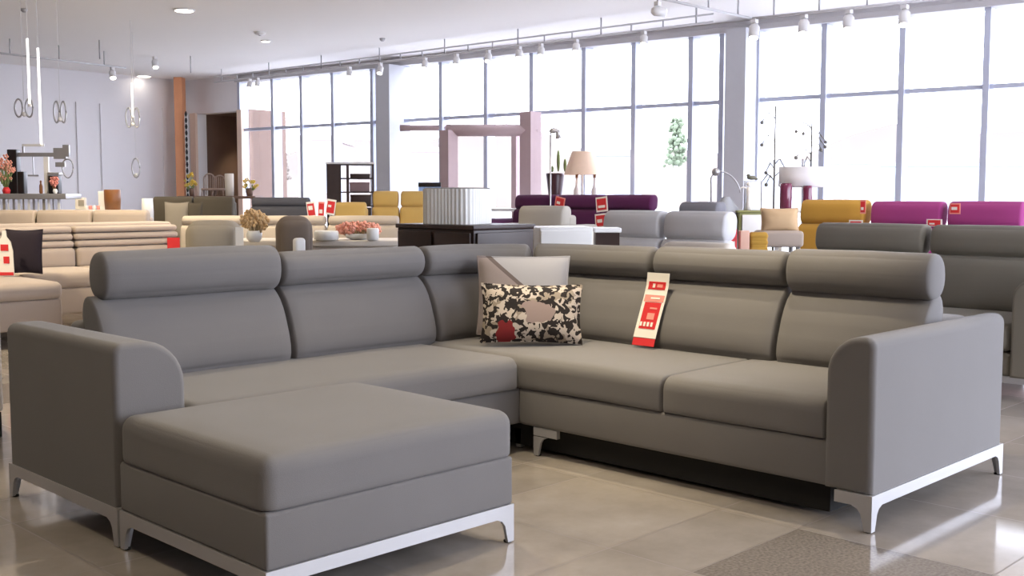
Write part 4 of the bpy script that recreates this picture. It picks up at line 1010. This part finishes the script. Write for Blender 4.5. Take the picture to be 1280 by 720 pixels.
# rails
def track(name, label, P0, P1, z, drop_n, truss=0, spots=(), dz=.11):
    P0 = Vector((P0[0], P0[1], z)); P1 = Vector((P1[0], P1[1], z))
    r = thing(name, label, 'track', tuple(P0), 0); d = P1 - P0
    MB().tube([(0, 0, 0), d], .017, 8).build('rail', mat('rail_grey', (.60, .58, .59), rough=.5), r)
    if truss: MB().tube([(0, 0, truss), d + Vector((0, 0, truss))], .014, 8).build('rail', mat('rail_grey', (.60, .58, .59)), r)
    for k in range(drop_n):
        q = d * ((k + .5) / drop_n)
        MB().tube([(q.x, q.y, 0), (q.x, q.y, CEIL - z)] if not truss or k % 3 == 0 else [(q.x, q.y, 0), (q.x, q.y, truss)], .012, 6).build('hanger', steel, r)
    return r
def track_spot(pos, aim, label, group='track spotlights', s=1):
    r = thing('track_spotlight', label, 'lamp', tuple(pos), 0, group)
    d = (Vector(aim) - Vector(pos)).normalized(); M = d.to_track_quat('-Z', 'Y').to_matrix().to_4x4()
    MB().box(-.03 * s, -.03 * s, -.05, .03 * s, .03 * s, -.0).build('adapter', whitemetal, r)
    M = Matrix.Translation((0, 0, -.11 * s)) @ M
    MB().lathe([(.055 * s, -.09 * s), (.055 * s, .03 * s), (.03 * s, .07 * s)], n=16, M=M).build('housing', whitemetal, r)
    MB().lathe([(.045 * s, -.095 * s), (.045 * s, -.088 * s)], n=16, M=M).build('lens', lampglow, r)
    return r
t0 = Vector((12.42, 21.1)); t1 = Vector((12.97, 8.9))
track('ceiling_track', 'long double ceiling track running along the windows', t0, t1, 3.50, 22, .11)
def on_line(a_, b_, px):
    best = None
    for k in range(400):
        q = a_ + (b_ - a_) * (k / 399)
        R_ = q.x * math.sin(CY) - q.y * math.cos(CY); F_ = q.x * math.cos(CY) + q.y * math.sin(CY); xx = 640 + CF * R_ / (F_ * math.cos(CP) + .2)
        if best is None or abs(xx - px) < best[0]: best = (abs(xx - px), q)
    return best[1]
for i, px in enumerate((318, 328, 441, 478, 533, 572, 611, 648, 676, 718, 801)):
    q = on_line(t0, t1, px); track_spot((q.x, q.y, 3.49), (q.x - 1.5, q.y - .8, 0), 'small white spotlight hanging from the long track along the windows')
a_, b_, c_ = atz(825, -2, 3.5), atz(940, 23, 3.5), atz(1180, -2, 3.5)
track('ceiling_track', 'short ceiling track slanting from the upper edge toward the first column', a_.xy, b_.xy, 3.5, 3)
track('ceiling_track', 'ceiling track at the upper right carrying large white spotlights', b_.xy, c_.xy, 3.5, 4)
lbs = ('white track spotlight just left above the first column', 'white square-bodied track spotlight right of the first column', 'white track spotlight above the right windows, second from the right', 'white track spotlight nearest the upper right corner')
for i, (px, py) in enumerate(((943, 23), (1005, 17), (1061, 11), (1131, 5))):
    q = atz(px, py, 3.5); track_spot((q.x, q.y, 3.49), (q.x - 1.2, q.y - .5, 0), lbs[i], None, 1.3)
q = atz(822, 2, 3.3); big = track_spot((q.x, q.y, q.z), (q.x + 3, q.y - 2, 2.9), 'single larger grey spotlight at the top edge of the picture', None, 1.0)
MB().tube([(0, 0, 0), (0, 0, CEIL - q.z)], .01).build('rod', steel, big)
a_, b_ = atz(-20, 64, 3.5), atz(157, 85, 3.5)
track('ceiling_track', 'ceiling track at the upper left ending in two spotlights', a_.xy, b_.xy, 3.5, 3)
for i, (px, lb) in enumerate(((153, 'spotlight at the right end of the left ceiling track'), (194, 'spotlight right beside the round downlight, past the end of the left track'))):
    q = on_line(a_.xy, b_.xy, 150) if i == 0 else atz(px, 88, 3.5); track_spot((q.x, q.y, 3.49 if i == 0 else CEIL), (q.x - .6, q.y - 2, 0), lb, None, 1.1)
# ceiling wires
for i, (px, y0, y1) in enumerate(((124, 50, 72), (238, 70, 85))):
    a_ = atz(px, y0, CEIL); h_ = .32
    o = tag(MB().tube([(0, 0, 0), (0, 0, -h_)], .012, 6).build('suspension_wire', steel), ('short dark suspension rod above the left ceiling track', 'short dark suspension rod above the orange pillar')[i], 'rod'); o.location = a_
# vertical light tubes and glass rings, left
for i, (px, y0, y1, F, lb) in enumerate(((37, 48, 130, 13.5, 'shorter glowing vertical tube lamp at the far left'), (51.5, 60, 180, 13.5, 'long glowing vertical tube lamp hanging above the display counter'), (166, 104, 145, 17, 'short pale vertical tube lamp above the twin glass ring'))):
    a_, b_ = atF(px, y0, F), atF(px, y1, F)
    r = thing('pendant_lamp', lb, 'lamp', (b_.x, b_.y, b_.z), 0)
    MB().tube([(0, 0, 0), (0, 0, a_.z - b_.z)], .014, 10).build('tube', tubeglow, r); MB().tube([(0, 0, a_.z - b_.z), (0, 0, CEIL - b_.z)], .004, 6).build('cord', whitemetal, r)
    MB().lathe([(.022, 0), (.022, .03)], n=10, M=Matrix.Translation((0, 0, -.03))).build('cap', whitemetal, r)
def glass_ring(px, py, F, wpx, hpx, label, two=True):
    c_ = atF(px, py, F); s_ = F / CF; r = thing('glass_pendant', label, 'lamp', (c_.x, c_.y, c_.z), FACE)
    for k in ((-1, 1) if two else (0,)):
        pts = [(k * wpx * .27 * s_ + wpx * (.2 if two else .4) * s_ * math.cos(a_), 0, hpx / 2 * s_ * math.sin(a_)) for a_ in [q * PI / 10 for q in range(21)]]
        MB().tube(pts, .012, 6).build('ring', steel, r)
    MB().ball((0, 0, -hpx * .35 * s_), (.03, .03, .03), 8, 6).build('bulb', whitemetal, r)
    MB().tube([(0, 0, hpx * .4 * s_), (0, 0, CEIL - c_.z)], .003, 5).build('cord', whitemetal, r)
glass_ring(30, 135, 14, 24, 22, 'wide grey looped glass pendant at the far left under the short tube')
glass_ring(75, 140, 14, 16, 26, 'oval glass pendant right of the long glowing tube')
glass_ring(166, 147, 17, 18, 24, 'twin-ring glass pendant under the short pale tube')
glass_ring(170, 210, 18.2, 12, 24, 'narrow looped glass pendant low against the rear wall', False)

# ================================================================== OUTSIDE
asph = mat('pale_paving', (.50, .49, .48), rough=.9, nscale=.3)
m = MB(); m.box(14, -60, -.35, 160, 120, -.30); m.box(-40, -60, -.35, 14, SIDE_Y - .2, -.30); struct(m.build('ground_outside', asph))
hill = mat('pale_orange_hill', (.145, .118, .098), rough=1, var=.15, nscale=.08)
m = MB(); vs = []; fs = []; nn = 60
for i in range(nn + 1):
    an = -.55 + 2.0 * i / nn; hh = 7 + 1.6 * math.sin(i * .5) + .9 * math.sin(i * 1.3)
    R1, R2 = 120, 135
    vs += [(R1 * math.cos(an), R1 * math.sin(an), -.3), ((R1 + 8) * math.cos(an), (R1 + 8) * math.sin(an), hh), (R2 * math.cos(an), R2 * math.sin(an), -.3)]
for i in range(nn): k = i * 3; fs += [(k, k + 3, k + 4, k + 1), (k + 1, k + 4, k + 5, k + 2)]
m.add(vs, fs); tag(m.build('hill', hill), 'pale orange wooded hillside on the horizon beyond the windows', 'hill')
def building(label, px0, px1, pytop, F, mt, depth=8, roofm=None, wins=3):
    a_, b_ = atF(px0, pytop, F), atF(px1, pytop, F); wd = (b_ - a_).length; ct = (a_ + b_) / 2
    r = thing('building', label, 'building', (ct.x, ct.y, -.3), FACE); h_ = ct.z + .3
    MB().box(-wd / 2, 0, 0, wd / 2, depth, h_).build('wall', mt, r); MB().box(-wd / 2 - .1, -.1, h_, wd / 2 + .1, depth, h_ + .25).build('roof', roofm or mt, r)
    for k in range(wins):
        x_ = -wd / 2 + wd * (k + .5) / wins; f = MB().box(x_ - wd / wins * .3, -.06, h_ * .35, x_ + wd / wins * .3, 0, h_ * .75).build('window', wb, r)
        MB().box(x_ - wd / wins * .26, -.08, h_ * .38, x_ + wd / wins * .26, -.06, h_ * .72).build('pane', mat('pale_window', (.2, .22, .26), rough=.4), f)
    return r
pb = mat('pale_pink_render', (.30, .25, .24), rough=.9); wb = mat('pale_white_render', (.30, .30, .32), rough=.9)
building('low white building seen behind the peach lampshade', 735, 792, 195, 45, wb, 8, mat('pale_roof', (.2, .2, .23)), 2)
building('pale pink building behind the far left windows', 372, 415, 175, 60, pb)
building('pale pink low building behind the second column', 508, 560, 190, 60, pb, 8, None, 2)
building('long white low building beyond the right windows', 945, 1100, 205, 70, wb, 8, mat('pale_roof', (.2, .2, .23)), 5)
building('long pale blue hall beyond the rightmost windows', 1100, 1330, 208, 85, mat('pale_blue_render', (.26, .29, .34), rough=.9), 8, None, 6)
# porch frame outside (pink beams)
pf = thing('porch', 'pink timber porch frame outside the middle windows', 'porch', (0, 0, -.3), 0)
pk = mat('pink_timber', (.50, .37, .37), rough=.7)
def pil(px, F, z1, w_=.22):
    q = atF(px, 200, F); MB().box(q.x - w_ / 2, q.y - w_ / 2, 0, q.x + w_ / 2, q.y + w_ / 2, z1 + .3).build('post', pk, pf)
zb = atF(620, 163, 19).z
pil(663, 19, atF(663, 140, 19).z, .26); pil(645, 20, zb, .12); pil(561, 19, zb); 
a_, b_ = atF(558, 165, 19), atF(672, 163, 19)
m = MB(); m.tube([(a_.x, a_.y, zb + .3), (b_.x, b_.y, zb + .3)], .10, 4); m.build('beam', pk, pf)
a_, b_ = atF(500, 160, 21), atF(605, 157, 21)
m = MB(); m.tube([(a_.x, a_.y, a_.z + .3), (b_.x, b_.y, a_.z + .3)], .06, 4); m.build('beam', pk, pf)
def tree(label, px, py0, py1, F, wpx, mt, seed):
    random.seed(seed); a_, b_ = atF(px, py0, F), atF(px, py1, F); wd = wpx * F / CF
    r = thing('tree', label, 'tree', (b_.x, b_.y, -.3), 0); MB().tube([(0, 0, 0), (0, 0, a_.z * .7)], [.12, .05], 8).build('trunk', asph, r)
    m = MB(); h0 = b_.z + .3; hh = a_.z - b_.z
    for k in range(150):
        f_ = random.random(); rad = wd / 2 * (1 - f_ * .6) * math.sqrt(random.random()); an = random.uniform(0, 2 * PI)
        m.ball((rad * math.cos(an), rad * math.sin(an), h0 + f_ * hh), wd * random.uniform(.05, .10), 6, 4, .3)
    m.build('foliage', mt, r)
tree('pale green tree outside, left of the first column', 845, 148, 208, 30, 34, mat('pale_foliage', (.14, .17, .11), rough=.9, var=.3), 2)
tree('small bare tree outside the left windows', 352, 180, 225, 40, 24, hill, 4)
for i, px in enumerate((1055, 888)):
    a_ = atF(px, 150 if i == 0 else 165, 26)
    r = thing('flag_pole', ('thin outdoor pole seen right of the white lampshade', 'thin outdoor pole seen between the green tree and the first column')[i], 'pole', (a_.x, a_.y, -.3), 0)
    MB().tube([(0, 0, 0), (0, 0, a_.z + .3)], [.045, .02], 8).build('shaft', mat('pale_steel', (.5, .47, .45), rough=.6), r); MB().lathe([(.25, 0), (.25, .1)]).build('base', asph, r)
    if i == 0: MB().box(-.4, -.1, 1.35, .4, .1, 1.45, Matrix.Rotation(FACE, 4, 'Z')).build('cross_plate', mat('pale_steel', (.5, .47, .45)), r)

# ================================================================== SPOTLIGHT BEAMS (the shop's warm ceiling spots, then added fill spots)
WARM = (1, .86, .60)
spot('spot_right_wing', (2.5, 3.0, CEIL - .05), (4.0, 2.9, .75), 430, WARM, .75, .9, .08)
spot('spot_floor', (4.15, 2.7, CEIL - .05), (2.7, 2.4, 0), 190, WARM, 1.0, .5, .03)
spot('spot_ottoman', (3.3, 4.9, CEIL - .05), (2.2, 3.1, .4), 170, WARM, 1.1, .8, .08)
spot('spot_beige', (3.6, 8.2, CEIL - .05), (3.8, 9.6, .4), 130, WARM, 1.5, .8, .08)
spot('spot_middle', (5.6, 7.6, CEIL - .05), (6.2, 8.6, .5), 150, WARM, 1.5, .8, .08)
spot('spot_purple', (9.0, 8.0, CEIL - .05), (10.6, 8.4, .7), 160, (1, .85, .7), 1.5, .8, .08)
spot('spot_yellow', (8.0, 4.4, CEIL - .05), (9.2, 4.4, .8), 120, (1, .85, .7), 1.5, .8, .08)
spot('spot_niche', tuple(wpt(17.0, -.5, 2.55)), tuple(wpt(17.0, -1.3, 1.2)), 60, WARM, 2.0, .8, .08)
spot('spot_left_far', (6.5, 14.5, CEIL - .05), (7.5, 16.5, .5), 420, WARM, 1.6, .8, .08)
spot('fill_spot_left_near', (0.6, 4.2, CEIL - .05), (1.0, 3.6, 0), 70, WARM, 1.9, .8, .1)  # added wide fill for the dark faces turned left
spot('fill_spot_behind', (.3, .5, CEIL - .05), (.6, 1.2, 0), 110, WARM, 2.0, .8, .1)  # added fill near the camera, raises the ambient level
spot('fill_spot_aisle', (5.6, 11.2, CEIL - .05), (6.0, 11.5, 0), 600, WARM, 2.2, .8, .1)  # added wide fill, its floor bounce lifts the left ceiling
spot('fill_spot_left_mid', (1.5, 8.5, CEIL - .05), (1.8, 8.8, 0), 550, WARM, 2.2, .8, .1)  # added fill, brightens the left ceiling by way of the floor
